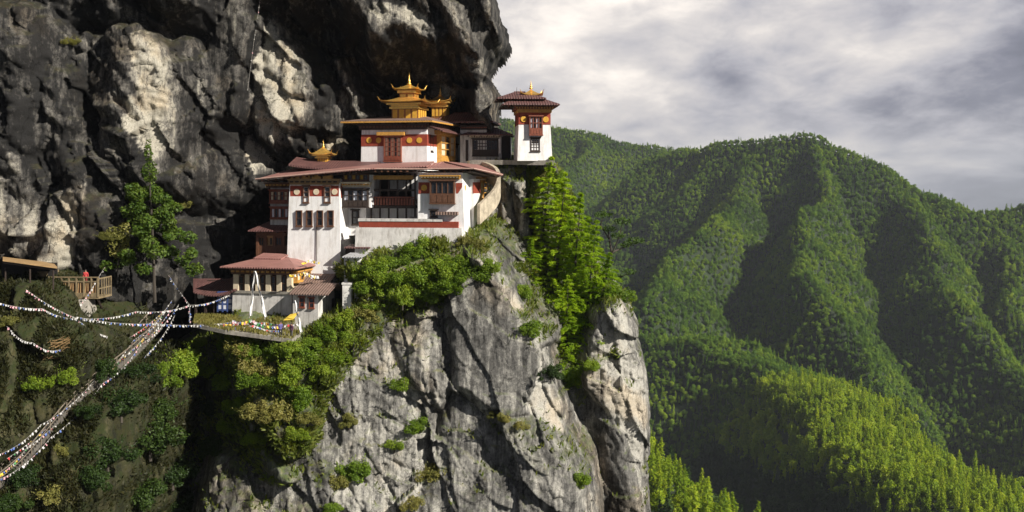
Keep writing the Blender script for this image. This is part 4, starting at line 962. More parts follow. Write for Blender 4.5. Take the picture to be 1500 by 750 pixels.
# ---- lower house
b = Bld('temple_house', 427, 463, 127, 14, 'two-storey lower house with red-pink tin roof and a row of five timber openings', 'house')
xl = b.X(341); zt = b.Z(393); D = 6.8; zm = b.Z(428.5)
MB().hexa([(xl-.1, -.1, -1.6), (.1, -.1, -1.6), (.1, D, -1.6), (xl-.1, D, -1.6), (xl, 0, zm), (0, 0, zm), (0, D, zm), (xl, D, zm)]).build('wall', 'white_old', b.o)
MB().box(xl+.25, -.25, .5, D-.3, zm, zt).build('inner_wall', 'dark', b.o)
pl_ = MB()
for p0, p1 in ((341.5, 349), (358.5, 364.5), (374, 380), (389, 396), (405, 411.5), (420, 427)): b.rect(pl_, 'F', p0, p1, 402, 428.2, 0, -.5, -.02)
pl_.box(-.5, -.02, .6, D, zm+.003, zt); pl_.box(xl, xl+.4, .6, D, zm+.003, zt)
pl_.build('pillars', 'cream', b.o)
b.box('string_course', 'stone', 'F', 339.5, 428.5, 426.5, 430, 0, -.1, .16)
b.cornice('F', 340, 428, 393.5, 402, 0, .5, 'wood', 'wood_gold', 12)
for p0, p1 in ((350, 357.5), (365.5, 373), (381, 388), (397, 404), (412.5, 419)): b.window('F', p0, p1, 404, 427, .3, .12, 1, 2, 'wood', 'glass', head=False)
b.window('R', 430, 460, 396, 410, 0, .5, 6, 1, 'wood_gold', 'cream', head=True)
ze = b.Z(392.5, 0, -.9); x0_, x1_ = b.X(322, -.9), b.X(424, -.9)+.8
hip_roof(b, 'roof', x0_, x1_, -1.0, D+1.2, ze, .85, 3.0, 'roof', .15, 'wood')
MB().slab([(b.X(371, 2.4), 2.4, b.Z(379, 0, 2.4)), (b.X(412, 2.4), 2.4, b.Z(379.5, 0, 2.4)), (b.X(412, 2.4), 4.6, b.Z(372.5, 0, 4.6)), (b.X(374, 2.4), 4.6, b.Z(371.5, 0, 4.6))], .14).box(b.X(376, 3), b.X(408, 3), 3, 4.4, b.Z(386, 0, 3), b.Z(377, 0, 3)).build('roof_vent', 'roof', b.o)

def annex(name, px, py, Y, th, pxl, pxr, roof, rmat, label, cat, wall='white_old', wins=(), eave=None, drop=2.0, group=None):
    b = Bld(name, px, py, Y, th, label, cat, group)
    xl = b.X(pxl); D = b.Yr(pxr, 0.0); zt = b.Z(eave)
    MB().box(xl, 0, 0, D, -drop, zt).build('wall', wall, b.o)
    ov = .55; r0, r1, rise = roof
    MB().slab([(b.X(r0, -ov), -ov, zt+.05), (b.X(r1, -ov), -ov, zt+.05), (b.X(r1, -ov)*1.0, D/2, zt+rise), (b.X(r0, -ov), D/2, zt+rise)], .13).slab([(b.X(r0, -ov), D/2+.002, zt+rise), (b.X(r1, -ov), D/2+.002, zt+rise), (b.X(r1, -ov), D+ov, zt+.05), (b.X(r0, -ov), D+ov, zt+.05)], .13).build('roof', rmat, b.o)
    for w_ in wins: b.window('F', *w_, 0, .12, 1, 2, 'wood_red', 'glass')
    return b
b = annex('annex_house', 466, 466, 124.5, 14, 429, 490, (424, 480, 1.1), 'roof_brown', 'small white annex with brown tin roof and two windows in front of the lower house', 'house', wins=((439, 446.5, 435.5, 450), (453, 460.5, 436.5, 451)), eave=431)
b.box('doorway', 'wood_dark', 'R', 486, 489, 437, 462, 0, -.1, .05)
annex('annex_house', 470, 440, 128.5, 14, 430, 486, (427, 482, 1.0), 'roof_brown', 'dark lean-to annex with brown roof tucked behind the small white annex', 'house', wall='wood_dark', eave=415)
b = annex('hut', 527, 400, 126.5, 12, 504, 545, (501, 529, .35), 'grey_sheet', 'tiny white hut with flat grey roof below the terrace wall', 'hut', wall='white', eave=376.5)
b.window('F', 508, 512, 384, 391, 0, .06, 1, 1, 'wood_dark', 'glass')
annex('shed', 540, 378, 129.2, 10, 506, 552, (504, 541, .3), 'roof_dark', 'dark low shed behind the tiny white hut', 'shed', wall='wood_dark', eave=363)
mb = MB(); p = P(523, 396, 126.3); q = P(523, 440, 126.3); mb.box(p.x-.28, p.x+.28, p.y, p.y+1.2, q.z-1.5, p.z).box(p.x-.36, p.x+.36, p.y-.08, p.y+1.28, p.z+.003, p.z+.16)
tag(mb.build('gate_pillar', 'white', None), 'tall narrow white wall pillar below the tiny hut', 'pillar')
mb = MB(); p = P(508, 417, 124); q = P(508, 440, 124); mb.box(p.x-.5, p.x+.5, p.y, p.y+1, q.z-1, p.z).box(p.x-.58, p.x+.58, p.y-.08, p.y+1.08, p.z+.003, p.z+.2)
tag(mb.build('gate_pillar', 'white_old', None), 'short square white pillar with cap right of the annex roof', 'pillar')

# ---- dark shed with lattice gate, left of the lower house
b = Bld('shed', 341, 458, 129.5, 10, 'open shed with sagging dark roof left of the lower house', 'shed')
xl = b.X(286); v = []; n = 12
for y, py0 in ((-1.2, 428), (4.0, 408)):
    for i in range(n+1):
        f = i/n; px = 283+64*f; sag = 5*math.sin(math.pi*min(1, f*1.05))**1.0 if y < 0 else 0
        v.append(b.loc(px, py0+sag-(3 if f > .9 else 0), y))
v2 = [(x, y, z-.12) for x, y, z in v]; k = len(v); m_ = n+1
fq = [(i, i+1, m_+i+1, m_+i) for i in range(n)]; fq += [tuple(q+k for q in reversed(f)) for f in fq]+[(i+1, i, i+k, i+1+k) for i in range(n)]+[(m_+i, m_+i+1, m_+i+1+k, m_+i+k) for i in range(n)]+[(0, m_, m_+k, k), (n, n+k, m_+n+k, m_+n)]
MB().add(v+v2, fq).build('roof', 'roof_dark', b.o)
MB().box(xl, -.2, 3.2, 3.5, -1, b.Z(415)).build('back_wall', 'wood_dark', b.o)
for px in (288, 302, 315.5): x = b.X(px); MB().box(x-.12, x+.12, -.3, -.05, -1.5, b.Z(430)).build('post', 'wood_dark', b.o)
b = Bld('lattice_gate', 341, 456, 129.2, 6, 'blue gate with nine white panels beside the lower house wall', 'gate')
x0_, x1_ = b.X(319), b.X(341)-.05; z0, z1 = -.1, b.Z(428); fr = MB(); pn = MB()
for i in range(4):
    x = x0_+(x1_-x0_)*i/3; fr.box(x-.09, x+.09, -.06, .08, z0, z1)
    z = z0+.25+(z1-z0-.25)*i/3; fr.box(x0_, x1_, -.05, .07, z-.09, z+.09)
for i in range(3):
    for j in range(3): pn.box(x0_+(x1_-x0_)*i/3+.1, x0_+(x1_-x0_)*(i+1)/3-.1, -.01, .03, z0+.25+(z1-z0-.25)*j/3+.1, z0+.25+(z1-z0-.25)*(j+1)/3-.1)
fr.build('frame', 'blue_frame', b.o); pn.build('panels', 'lattice_white', b.o)
# ------------------------------------------------------------------ plants on the rock
from mathutils.bvhtree import BVHTree
def bvh(o):
    me = o.data; co = np.empty(len(me.vertices)*3, np.float32); me.vertices.foreach_get('co', co)
    return BVHTree.FromPolygons(co.reshape(-1, 3).tolist(), [tuple(p.vertices) for p in me.polygons])
BV = {'spur': bvh(spur), 'cliff': bvh(cliff), 'hill': bvh(hill)}
def surf(px, py, which=('spur', 'hill', 'cliff')):
    """nearest rock surface seen in a direction from the viewpoint"""
    d = P(px, py, 1.0).normalized(); best = None
    for k in which:
        h = BV[k].ray_cast(Vector((0, 0, 0)), d)
        if h[0] is not None and (best is None or h[0].y < best.y): best = h[0]
    return best
g = np.random.default_rng(21)
BUSH = {}
for mat in ('bush', 'bush_dry', 'bush_dark'):
    BUSH[mat] = []
    for k in range(4):
        bl = [(0, 0, .25, .6, .6, .5)]
        for _ in range(15):
            an, r_ = g.uniform(0, 6.28), g.uniform(.2, .95)
            bl.append((r_*math.cos(an), r_*math.sin(an), g.uniform(-.15, .85)*(1.15-.6*r_), *(g.uniform(.16, .38)*np.array([1, 1, g.uniform(.7, 1.3)]))))
        v1, f1 = leaf_cloud(g, 4200, bl, .052, up=.5)
        # loose shoots standing out of the outline
        C = []; A = []
        for _ in range(26):
            d = rdir(1, g)[0]; d[2] = abs(d[2])*.9+.25; d /= np.linalg.norm(d); L_ = g.uniform(.75, 1.3); st_ = np.array([g.normal(0, .25), g.normal(0, .25), .1])
            for t_ in np.linspace(.5, 1, 9): C.append(st_+d*L_*t_+g.normal(0, .035, 3)); A.append(d+g.normal(0, .5, 3))
        C = np.array(C); A = np.array(A); A /= np.linalg.norm(A, axis=1, keepdims=True); B_ = np.cross(A, rdir(len(A), g)); B_ /= np.linalg.norm(B_, axis=1, keepdims=True)
        v2, f2 = quads(C, A*.06, B_*.025)
        BUSH[mat].append(((np.concatenate([v1, v2]), np.concatenate([f1, f2+len(v1)])), [([(0, 0, -.6), (.03, 0, .1), (.1, .05, .5)], [.06, .05, .02]), ([(0, 0, -.3), (-.2, .1, .4)], [.04, .015])]))
BP = {}
def bush(px, py, rpx, mat='bush', label='', group=None, which=('spur', 'hill', 'cliff'), name='bush', flat=1.0, seed=[0]):
    p = surf(px, py, which)
    if p is None: print('no surface', px, py); return
    seed[0] += 1; k = seed[0] % 4; key = (mat, k)
    if key not in BP: o = BP[key] = plant(name, BUSH[mat][k][0], mat, BUSH[mat][k][1])
    else: o = copy_tree(BP[key]); o.name = name
    s = rpx*1.18*p.y/F; o.location = p+Vector((0, -.15*s, -.25*s)); o.scale = (s*g.uniform(.85, 1.3), s*g.uniform(.85, 1.2), s*g.uniform(.7, 1.15)); o.rotation_euler = (0, 0, g.uniform(0, 6.28))
    tag(o, label, 'bush', group); return o
GT = 'bushes in the thicket below the terrace wall'
for px, py, r in ((545, 395, 24), (558, 420, 24), (578, 385, 20), (602, 372, 24), (628, 362, 20), (642, 392, 27), (612, 405, 27), (668, 386, 24), (692, 396, 25), (658, 416, 23), (625, 430, 20), (590, 432, 20), (536, 422, 18), (714, 390, 15), (575, 408, 22), (528, 405, 15)):
    bush(px, py, r, 'bush', 'leafy green bush in the dense thicket right below the white terrace wall', GT)
bush(700, 362, 12, 'bush_dry', 'dry yellowish shrub at the right foot of the lower hall'); bush(680, 354, 11, 'bush_dry', 'low straw-coloured shrub under the right end of the terrace parapet'); bush(648, 350, 13, 'bush_dry', 'faded shrub against the middle of the terrace wall')
GS = 'bushes on the slope below the annex'
for px, py, r in ((505, 468, 22), (480, 488, 21), (530, 460, 19), (462, 500, 17), (548, 446, 16), (452, 524, 22), (425, 545, 23), (402, 562, 22), (382, 536, 20), (366, 556, 18), (352, 592, 21), (382, 602, 23), (412, 602, 22), (440, 582, 22), (342, 625, 20), (372, 640, 18), (335, 560, 17), (420, 514, 19), (490, 522, 19), (470, 545, 18), (455, 610, 18), (435, 635, 16), (330, 505, 15), (300, 500, 14), (352, 512, 15), (378, 515, 16), (408, 512, 15), (436, 508, 17), (395, 522, 15), (512, 495, 18), (360, 515, 15)):
    bush(px, py, r, 'bush' if (px+py) % 3 else 'bush_dry', 'green bush among many on the steep slope below the white annex', GS)
GL = 'bushes at the end of the grassy terrace edge'
for px, py, r in ((265, 532, 26), (284, 560, 22), (250, 556, 20), (302, 540, 18), (284, 508, 16), (236, 540, 14)):
    bush(px, py, r, 'bush', 'bright bush in the clump under the left end of the flagged terrace', GL)
for px, py, r, mat, lab in (
    (580, 562, 17, 'bush', 'dark green bush hanging alone on the upper left of the bare rock face'),
    (610, 622, 17, 'bush', 'upper bush of the pair in the middle of the bare rock face'),
    (578, 650, 16, 'bush', 'lower left bush of the pair in the middle of the bare rock face'),
    (634, 690, 20, 'bush_dry', 'broad grassy bush on the rock face left of the diagonal ledge'),
    (512, 616, 13, 'bush_dry', 'small yellowish tuft on the left rib of the rock face'),
    (520, 690, 20, 'bush', 'large bush in the lower left corner of the bare face'),
    (490, 708, 16, 'bush_dry', 'pale bush just left of the large lower bush on the rock'),
    (604, 736, 15, 'bush_dry', 'dry bush at the bottom edge of the rock face'),
    (484, 742, 15, 'bush', 'green bush at the bottom left edge of the rock face'),
    (850, 702, 15, 'bush', 'bush growing in the dark crevice left of the right rock block'),
    (736, 612, 12, 'bush_dry', 'grassy tuft on the diagonal ledge under the flat grey panel'),
    (764, 622, 10, 'bush_dry', 'smaller tuft further right on the diagonal ledge'),
    (722, 606, 9, 'bush_dry', 'tiny tuft at the left start of the diagonal ledge'),
    (905, 432, 18, 'bush', 'bush on top of the right rock block'),
    (928, 452, 13, 'bush_dark', 'dark bush at the outer edge of the right rock block top'),
    (765, 428, 17, 'bush', 'bush at the left foot of the ledge conifers'),
    (775, 480, 20, 'bush', 'leafy bush below the left conifer trunk on the ledge'),
    (805, 545, 16, 'bush_dark', 'shaded bush at the lowest tip of the conifer ledge'),
    (838, 552, 20, 'bush', 'bright bush under the lowest ledge conifer'),
    (868, 535, 14, 'bush', 'bush between the lowest conifer and the right rock block'),
    (792, 256, 12, 'bush_dry', 'brownish shrub right under the tower terrace'),
    (818, 262, 13, 'bush', 'bright shrub at the right corner below the white tower'),
    (760, 250, 9, 'bush_dry', 'small dry shrub on the rock columns under the gallery'),
    (60, 562, 20, 'bush', 'vivid green bush on the grass slope left of the stairway'),
    (98, 552, 15, 'bush', 'smaller green bush nearer the timber planks on the grass slope'),
    (132, 600, 17, 'bush_dark', 'bush overgrowing the right side of the stairway'),
    (40, 700, 22, 'bush_dark', 'green bush at the bottom left corner below the stairway'),
    (88, 660, 15, 'bush_dry', 'dry bush below the middle of the stairway'),
    (20, 735, 22, 'bush_dark', 'dark bush in the lowest left corner of the picture'),
    (80, 725, 18, 'bush_dry', 'straw-coloured bush on the lower grass slope'),
    (15, 470, 14, 'bush_dry', 'dry shrub at the top of the grass slope by the left edge'),
    (160, 345, 14, 'bush_dry', 'brownish shrub on the cliff left of the tall tree'),
    (100, 60, 12, 'bush_dry', 'brown heather tuft on the ledge high in the upper left cliff'),
    (265, 300, 12, 'bush_dry', 'yellowing shrub on the cliff right of the tall tree')):
    bush(px, py, r, mat, lab)
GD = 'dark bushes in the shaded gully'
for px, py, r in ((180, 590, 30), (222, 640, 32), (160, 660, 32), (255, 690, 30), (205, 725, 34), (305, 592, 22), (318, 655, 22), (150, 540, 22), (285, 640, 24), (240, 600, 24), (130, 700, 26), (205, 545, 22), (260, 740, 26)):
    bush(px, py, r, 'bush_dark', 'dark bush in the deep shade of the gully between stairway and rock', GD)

# ------------------------------------------------------------------ conifers on the ledge
CP = []
for k in range(4):
    CP.append((conifer_mesh(g, 20, 6.0, 24, 7, 140, .30, start=.2, droop=.20, gap=.0, upsweep=.10, wid=.2, tilt=.6, vs=.018), [([(0, 0, -1.5), (.1, .05, 6), (0, .1, 13), (.05, 0, 19.6)], [.26, .2, .12, .02])]))
for i, (bx, by, tpx, tpy, Y, lab) in enumerate((
    (782, 455, 808, 232, 138.5, 'tallest bright conifer, leftmost on the ledge, its tip beside the tower terrace'),
    (806, 485, 828, 255, 136.5, 'bright conifer second from the left on the ledge with a dark bare lower trunk'),
    (832, 515, 851, 285, 135, 'sunlit conifer in the middle of the ledge group'),
    (850, 545, 874, 325, 133, 'sunlit conifer right of the middle of the ledge group'),
    (866, 530, 894, 372, 132.5, 'shorter conifer at the right edge of the ledge group'),
    (828, 562, 832, 405, 131.5, 'lowest conifer, standing at the tip of the ledge above the dark crevice'),
    (770, 470, 778, 350, 135, 'small conifer at the left foot of the ledge group by the rock columns'),
    (852, 470, 862, 318, 138, 'conifer at the back right of the ledge group by the twisted pine'))):
    k = i % 4
    o = plant('ledge_conifer', CP[k][0], 'conifer', CP[k][1]) if i < 4 else copy_tree(firsts[k])
    if i == 0: firsts = []
    if i < 4: firsts.append(o)
    b_, t_ = P(bx, by, Y), P(tpx, tpy, Y); s = (t_-b_).length/20; o.location = b_
    o.scale = (max(s, .75), max(s, .75), s); o.rotation_euler = (0, math.atan2(t_.x-b_.x, t_.z-b_.z), 0)
    tag(o, lab, 'conifer', 'conifers on the ledge below the tower')
# twisted pine reaching out over the valley
Y = 136.5; q = lambda a, c, d=0: tuple(P(a, c, Y+d)-P(888, 430, Y))
tw = [([q(888, 440), q(886, 400), q(896, 370, .5), q(890, 335)], [.30, .22, .16, .06]), ([q(886, 400), q(905, 408, -.6), q(922, 400, -1)], [.16, .1, .03]), ([q(896, 370), q(915, 362, .8), q(934, 352, 1)], [.14, .08, .02]), ([q(892, 350), q(880, 330, .5), q(884, 312)], [.1, .07, .02]), ([q(896, 372), q(908, 345, -1), q(912, 322, -1)], [.1, .06, .02])]
bl = []
for a, c, d, r in ((922, 398, -1, .9), (932, 352, 1, 1.1), (918, 358, .8, .9), (884, 314, .4, 1.0), (912, 324, -1, 1.0), (905, 345, -.6, .8), (893, 335, .2, .9), (905, 405, -.5, .7)):
    x, y, z = q(a, c, d); bl.append((x, y, z, r, r, r*.45))
o = plant('gnarled_pine', leaf_cloud(g, 1100, bl, .14), 'conifer_dark', tw); o.location = P(888, 430, Y); tag(o, 'dark gnarled pine with bare twisted limbs leaning out over the valley', 'pine')
# tree against the left cliff
bl = [(0, 0, 17, .5, .5, 1.6), (.1, 0, 14.5, 1.0, 1.0, 1.5)]
for _ in range(52):
    zz_ = g.uniform(1.5, 12.5); rr_ = (5.6*(1-(zz_-4.5)/12)**.8 if zz_ > 4.5 else 5.6)*g.uniform(.35, 1.0); an = g.uniform(0, 6.28)
    bl.append((rr_*math.cos(an), rr_*math.sin(an), zz_, *(g.uniform(.7, 1.25)*np.array([1, 1, .8]))))
o = plant('cliff_tree', leaf_cloud(g, 12000, bl, .2, up=.5), 'tree_mid', [([(0, 0, -2), (.1, 0, 8), (-.1, 0, 18.2)], [.2, .14, .03])], bark='bark'); o.location = P(226, 420, 123); s = (P(216, 200, 123)-P(226, 420, 123)).length/19
o.scale = (s, s, s); o.rotation_euler = (0, math.atan2(-.8, 18), 0); tag(o, 'tall loose green tree with a thin pale trunk against the left cliff', 'tree')
o = plant('sapling', leaf_cloud(g, 900, [(0, 0, 2.2, 1.3, 1.3, 1.6), (.8, 0, 3.6, .9, .9, 1.0), (-.7, .2, 3.2, .8, .8, .9)], .16), 'bush_dry', [([(0, 0, -1), (.3, 0, 2), (1.0, 0, 4)], [.1, .07, .02])]); o.location = P(172, 385, 121.5); tag(o, 'thin yellowing sapling left of the tall tree', 'tree')

# ------------------------------------------------------------------ grass and ferns on the mossy slopes
def cover(name, o, n, seed, blade, mat, thr=.45, ymax=1e9):
    gg = np.random.default_rng(seed); me = o.data
    co = np.empty(len(me.vertices)*3, np.float32); me.vertices.foreach_get('co', co); co = co.reshape(-1, 3)
    ms = np.empty(len(co), np.float32); me.attributes['moss'].data.foreach_get('value', ms)
    no = np.empty(len(co)*3, np.float32); me.vertices.foreach_get('normal', no); no = no.reshape(-1, 3); no *= np.where(no[:, 1:2] > 0, -1, 1)
    pat = fbm(co[:, 0]/2.2, co[:, 2]/2.2, 0, 3, seed)
    w_ = np.clip(ms-thr, 0, 1)+np.clip(no[:, 2]-.55, 0, 1)*.5; w_ = w_*np.clip(pat+.55, 0, 1)*(co[:, 1] < ymax)
    ix = gg.choice(len(co), n, p=w_/w_.sum()); c = co[ix]+gg.normal(0, .14, (n, 3)); c[:, 1] -= .05
    L_ = blade*gg.uniform(.5, 1.5, (n, 1)); d = no[ix]*.7+np.array([0, 0, .7])+gg.normal(0, .5, (n, 3)); d /= np.linalg.norm(d, axis=1, keepdims=True)
    s_ = np.cross(d, rdir(n, gg)); s_ /= np.linalg.norm(s_, axis=1, keepdims=True)
    v, f = quads(c+d*L_*.6, d*L_, s_*L_*.30)
    return tag(mesh_np(name, v, f, M[mat]), kind='stuff')
M['herb'] = foliage('herbs and ferns', (.045, .075, .012), (.11, .15, .022), (.22, .22, .05), .35)
M['herb_dry'] = foliage('dry slope herbs', (.014, .019, .007), (.036, .038, .012), (.085, .07, .025), .3)  # dry tone, darkened further to paint in the dim light of the slope
cover('undergrowth', spur, 60000, 5, .30, 'herb'); cover('grass_tufts', hill, 85000, 6, .22, 'herb_dry')
# ------------------------------------------------------------------ small things
M['cloth_white'] = simple('white cloth', (.80, .79, .78), .85, .1, 3, bump=.05)
FC = {}
for nm, c in (('white', (.60, .59, .58)), ('blue', (.10, .17, .45)), ('red', (.55, .06, .06)), ('yellow', (.75, .52, .06)), ('green', (.08, .30, .10)), ('pink', (.70, .38, .42))):
    FC[nm] = simple('prayer flag '+nm, c, .85, .1, 3, bump=0)
M['wood_grey'] = simple('weathered grey timber', (.17, .14, .105), .85, .35, 3, bump=.3)
M['path_stone'] = simple('dark trodden stone', (.11, .10, .085), .9, .4, 1.2, bump=.5, bscale=5)
M['cord'] = simple('cord', (.35, .33, .30), .8, .2, 3, bump=0)
FM = {}
gf = np.random.default_rng(5)
for nm in FC:
    for k in range(3):
        mb = MB(); w_, h_ = .17, .19; v = []
        for j in range(3):
            for i in range(3): v.append((w_*(i/2-.5)*(1-.12*j), .05*math.sin(i*2.1+k*1.7+j)*j, -h_*j/2-.04*(i == 1)*j/2))
        f = [(j*3+i, j*3+i+1, j*3+i+4, j*3+i+3) for j in range(2) for i in range(2)]
        v2 = [(x, y+.012, z) for x, y, z in v]; k9 = 9
        mb.add(v+v2, [tuple(reversed(q)) for q in f]+[tuple(a+k9 for a in q) for q in f]+[(a, b_, b_+k9, a+k9) for a, b_ in ((0, 1), (1, 2), (2, 5), (5, 8), (8, 7), (7, 6), (6, 3), (3, 0))])
        o = mb.build('flag', FC[nm]); FM[(nm, k)] = o.data; bpy.data.objects.remove(o)
def flag_string(pts, label, n=40, sag=.6, pal=('white', 'white', 'white', 'pink', 'white', 'blue'), size=1.0, group='prayer flag strings'):
    pts = [P(*p) for p in pts]; nn = 10*(len(pts)-1); path = []
    for i in range(nn+1):
        f = i/nn*(len(pts)-1); k = min(int(f), len(pts)-2); t = f-k
        path.append(pts[k].lerp(pts[k+1], t)+Vector((0, 0, -sag*4*t*(1-t))))
    base = path[0].copy(); r = empty('prayer_flag_string', base); tag(r, label, 'prayer flags', group)
    v, f = tube_np([p-base for p in path], [.018]*(nn+1), 4); mesh_np('cord', v, f, M['cord'], parent=r)
    for i in range(n):
        f = (i+.5)/n*nn; k = min(int(f), nn-1); p = path[k].lerp(path[k+1], f-k); d = path[k+1]-path[k]
        nm = pal[int(gf.integers(0, len(pal)))]
        o = bpy.data.objects.new('flag', FM[(nm, int(gf.integers(0, 3)))]); COL.objects.link(o); o.parent = r; o.location = p-base
        steep = abs(d.z)/(d.length+1e-6); s = size*gf.uniform(.75, 1.2)
        o.rotation_euler = (gf.normal(0, .35), gf.normal(0, .25), math.atan2(d.y, d.x)+gf.normal(0, .5)); o.scale = (s, s, s)
    return r
MIX = ('white', 'red', 'blue', 'yellow', 'green', 'white', 'pink')
flag_string([(-12, 440, 108), (62, 452, 110), (112, 467, 113), (158, 493, 114)], 'pale prayer flag string crossing the grass slope from the left edge', 60, .25)
flag_string([(38, 424, 108), (112, 466, 113)], 'short prayer flag string above the long one on the grass slope', 22, .25)
flag_string([(112, 466, 113), (200, 456, 119), (278, 447, 126), (336, 431, 128.5)], 'upper of the two long prayer flag strings over the gully, ending at the dark shed', 66, .35)
flag_string([(112, 464, 113), (228, 474, 119), (345, 471, 122.5), (412, 478, 123)], 'lower of the two long prayer flag strings over the gully, passing below the lower house', 80, .3, size=1.15)
flag_string([(278, 472, 122), (278, 447, 126), (241, 394, 132)], 'prayer flag string running from the tall tree down to the long strings', 30, .1)
flag_string([(117, 447, 114), (146, 403, 118), (176, 350, 131)], 'sparse prayer flag string rising from the balcony to the cliff', 22, .2)
flag_string([(72, 484, 110), (122, 497, 112)], 'short prayer flag string over the bundle of dry branches', 16, .2)
flag_string([(10, 478, 106), (48, 502, 107), (90, 512, 109)], 'sagging prayer flag string on the upper grass slope', 24, .4)
flag_string([(252, 440, 126), (196, 498, 119), (140, 555, 112), (60, 622, 105), (-10, 668, 102)], 'leftmost of the strings hanging down the gully beside the stairway', 70, .5)
flag_string([(262, 446, 126), (206, 505, 119), (150, 562, 112), (75, 640, 105), (0, 702, 101)], 'second string hanging down the gully beside the stairway', 70, .5)
flag_string([(240, 458, 124), (178, 525, 116), (110, 585, 110), (10, 672, 103)], 'prayer flag string following the stairway down to the left edge', 74, .4, MIX)
flag_string([(230, 545, 121), (190, 578, 117), (136, 605, 112)], 'short doubled string below the stairway bend in deep shade', 30, .4)
flag_string([(232, 560, 121), (190, 592, 117), (140, 612, 112)], 'lowest string in the dark gully below the stairway bend', 30, .4)
flag_string([(248, 458, 125), (188, 520, 118), (124, 575, 111), (40, 655, 104), (-12, 700, 101)], 'colourful flag string close above the stairway steps, reaching the lower left corner', 78, .45, MIX)
flag_string([(244, 452, 125), (170, 505, 117), (128, 540, 112), (20, 625, 104.5)], 'faded flag string passing just above the timber planks', 66, .35, ('white', 'pink', 'white', 'red', 'yellow'))
flag_string([(256, 462, 125), (214, 520, 120), (160, 590, 114), (96, 655, 107)], 'bluish flag string on the gully side of the stairway', 60, .45, ('white', 'blue', 'white', 'blue', 'white'))
flag_string([(382, -8, 137), (372, 60, 137), (358, 165, 138.5), (338, 184, 139), (222, 208, 135)], 'long thin string hanging down the cliff face toward the tall tree', 40, .15, ('white', 'white', 'pink'), .6)
flag_string([(322, 474, 122), (368, 468, 122), (408, 478, 121.5)], 'colourful string of flags behind the others on the terrace below the lower house', 34, .25, MIX, 1.5)
flag_string([(330, 478, 121), (372, 476, 121), (412, 484, 121)], 'colourful string of flags at the front of the terrace below the lower house', 34, .25, MIX, 1.5)
flag_string([(340, 469, 123), (388, 472, 122.5), (436, 474, 122)], 'colourful string of flags nearest the wall of the lower house', 34, .2, MIX, 1.4)
flag_string([(441, 385, 127), (455, 379, 128), (468, 384, 128)], 'white and yellow flags over the right end of the lower house roof', 14, .1, ('white', 'yellow'), 1.3)
flag_string([(424, 402, 125.5), (446, 398, 125.5), (466, 404, 126.5)], 'yellow and white flags along the right gable of the lower house', 20, .15, ('yellow', 'white', 'yellow', 'white'), 1.7)

# terrace edge the flags hang over
T = [P(283, 474, 121.5), P(330, 484, 119.8), P(428, 497, 118.8), P(440, 488, 121.5), P(428, 466, 127), P(286, 462, 128)]
tg = MB().slab(T, .4).build('flag_terrace', 'stone'); tag(tg, 'narrow stone-edged terrace below the lower house where the flags hang', 'terrace')
gp = []; gg = np.random.default_rng(77)
poly = [(p.x, p.y) for p in T]
xs = gg.uniform(min(p[0] for p in poly), max(p[0] for p in poly), 5000); ys = gg.uniform(118.5, 128, 5000)
ins = sdist(xs, ys, poly)[0] < .01
zs = np.full(len(xs), 0.0)
for i in np.nonzero(ins)[0]:
    w_ = [1/((xs[i]-p.x)**2+(ys[i]-p.y)**2+.01)**2 for p in T]; zs[i] = sum(a*p.z for a, p in zip(w_, T))/sum(w_)
c = np.stack([xs[ins], ys[ins], zs[ins]+.12], 1); n = len(c)
v, f = quads(c, np.stack([gg.normal(0, .05, n), gg.normal(0, .05, n), np.full(n, .26)], 1), np.stack([gg.normal(0, .06, n), gg.normal(0, .03, n), np.zeros(n)], 1))
tag(mesh_np('grass', v, f, M['grass']), kind='stuff')

def banner(a, c, w0, w1, label):
    """tall pole with a narrow white cloth"""
    a, c = P(*a), P(*c); r = empty('prayer_banner', c); tag(r, label, 'banner', 'white prayer banners on poles')
    MB().bar((0, 0, 0), a-c, .05, 6, .03).build('pole', 'cord', r)
    mb = MB(); n = 10; v = []
    for i in range(n+1):
        f = i/n; p = (a-c)*(1-f*.95)+Vector((.06, -.07, 0)); ww = w0+(w1-w0)*f
        for s in (0, .5, 1): v.append((p.x+ww*s+.05*math.sin(i*1.3), p.y-.08*math.sin(s*4+i*.9), p.z))
    f = [(i*3+j, i*3+j+1, i*3+j+4, i*3+j+3) for i in range(n) for j in (0, 1)]; k = len(v)
    mb.add(v+[(x, y+.015, z) for x, y, z in v], f+[tuple(q+k for q in reversed(t)) for t in f]+[(i*3, i*3+3, i*3+3+k, i*3+k) for i in range(n)]+[(i*3+5, i*3+2, i*3+2+k, i*3+5+k) for i in range(n)])
    mb.build('cloth', 'cloth_white', r)
banner((372, 397, 121.5), (365, 466, 121.8), .08, .24, 'left leaning white banner of the two joined at the top before the lower house')
banner((373, 397, 121.4), (388, 468, 121.6), .08, .26, 'right leaning white banner of the two joined at the top before the lower house')
banner((431, 440, 120.5), (440, 489, 120.5), .08, .22, 'thin white banner standing by the front corner of the small annex')
mb = MB(); p = P(415, 469, 121); mb.slab([p, p+Vector((1.1, -.2, .1)), p+Vector((1.5, 1.0, .75)), p+Vector((.5, 1.2, .5))], .04)
tag(mb.build('tarpaulin', FC['yellow']), 'yellow cloth stretched beside the thin white banner', 'cloth')

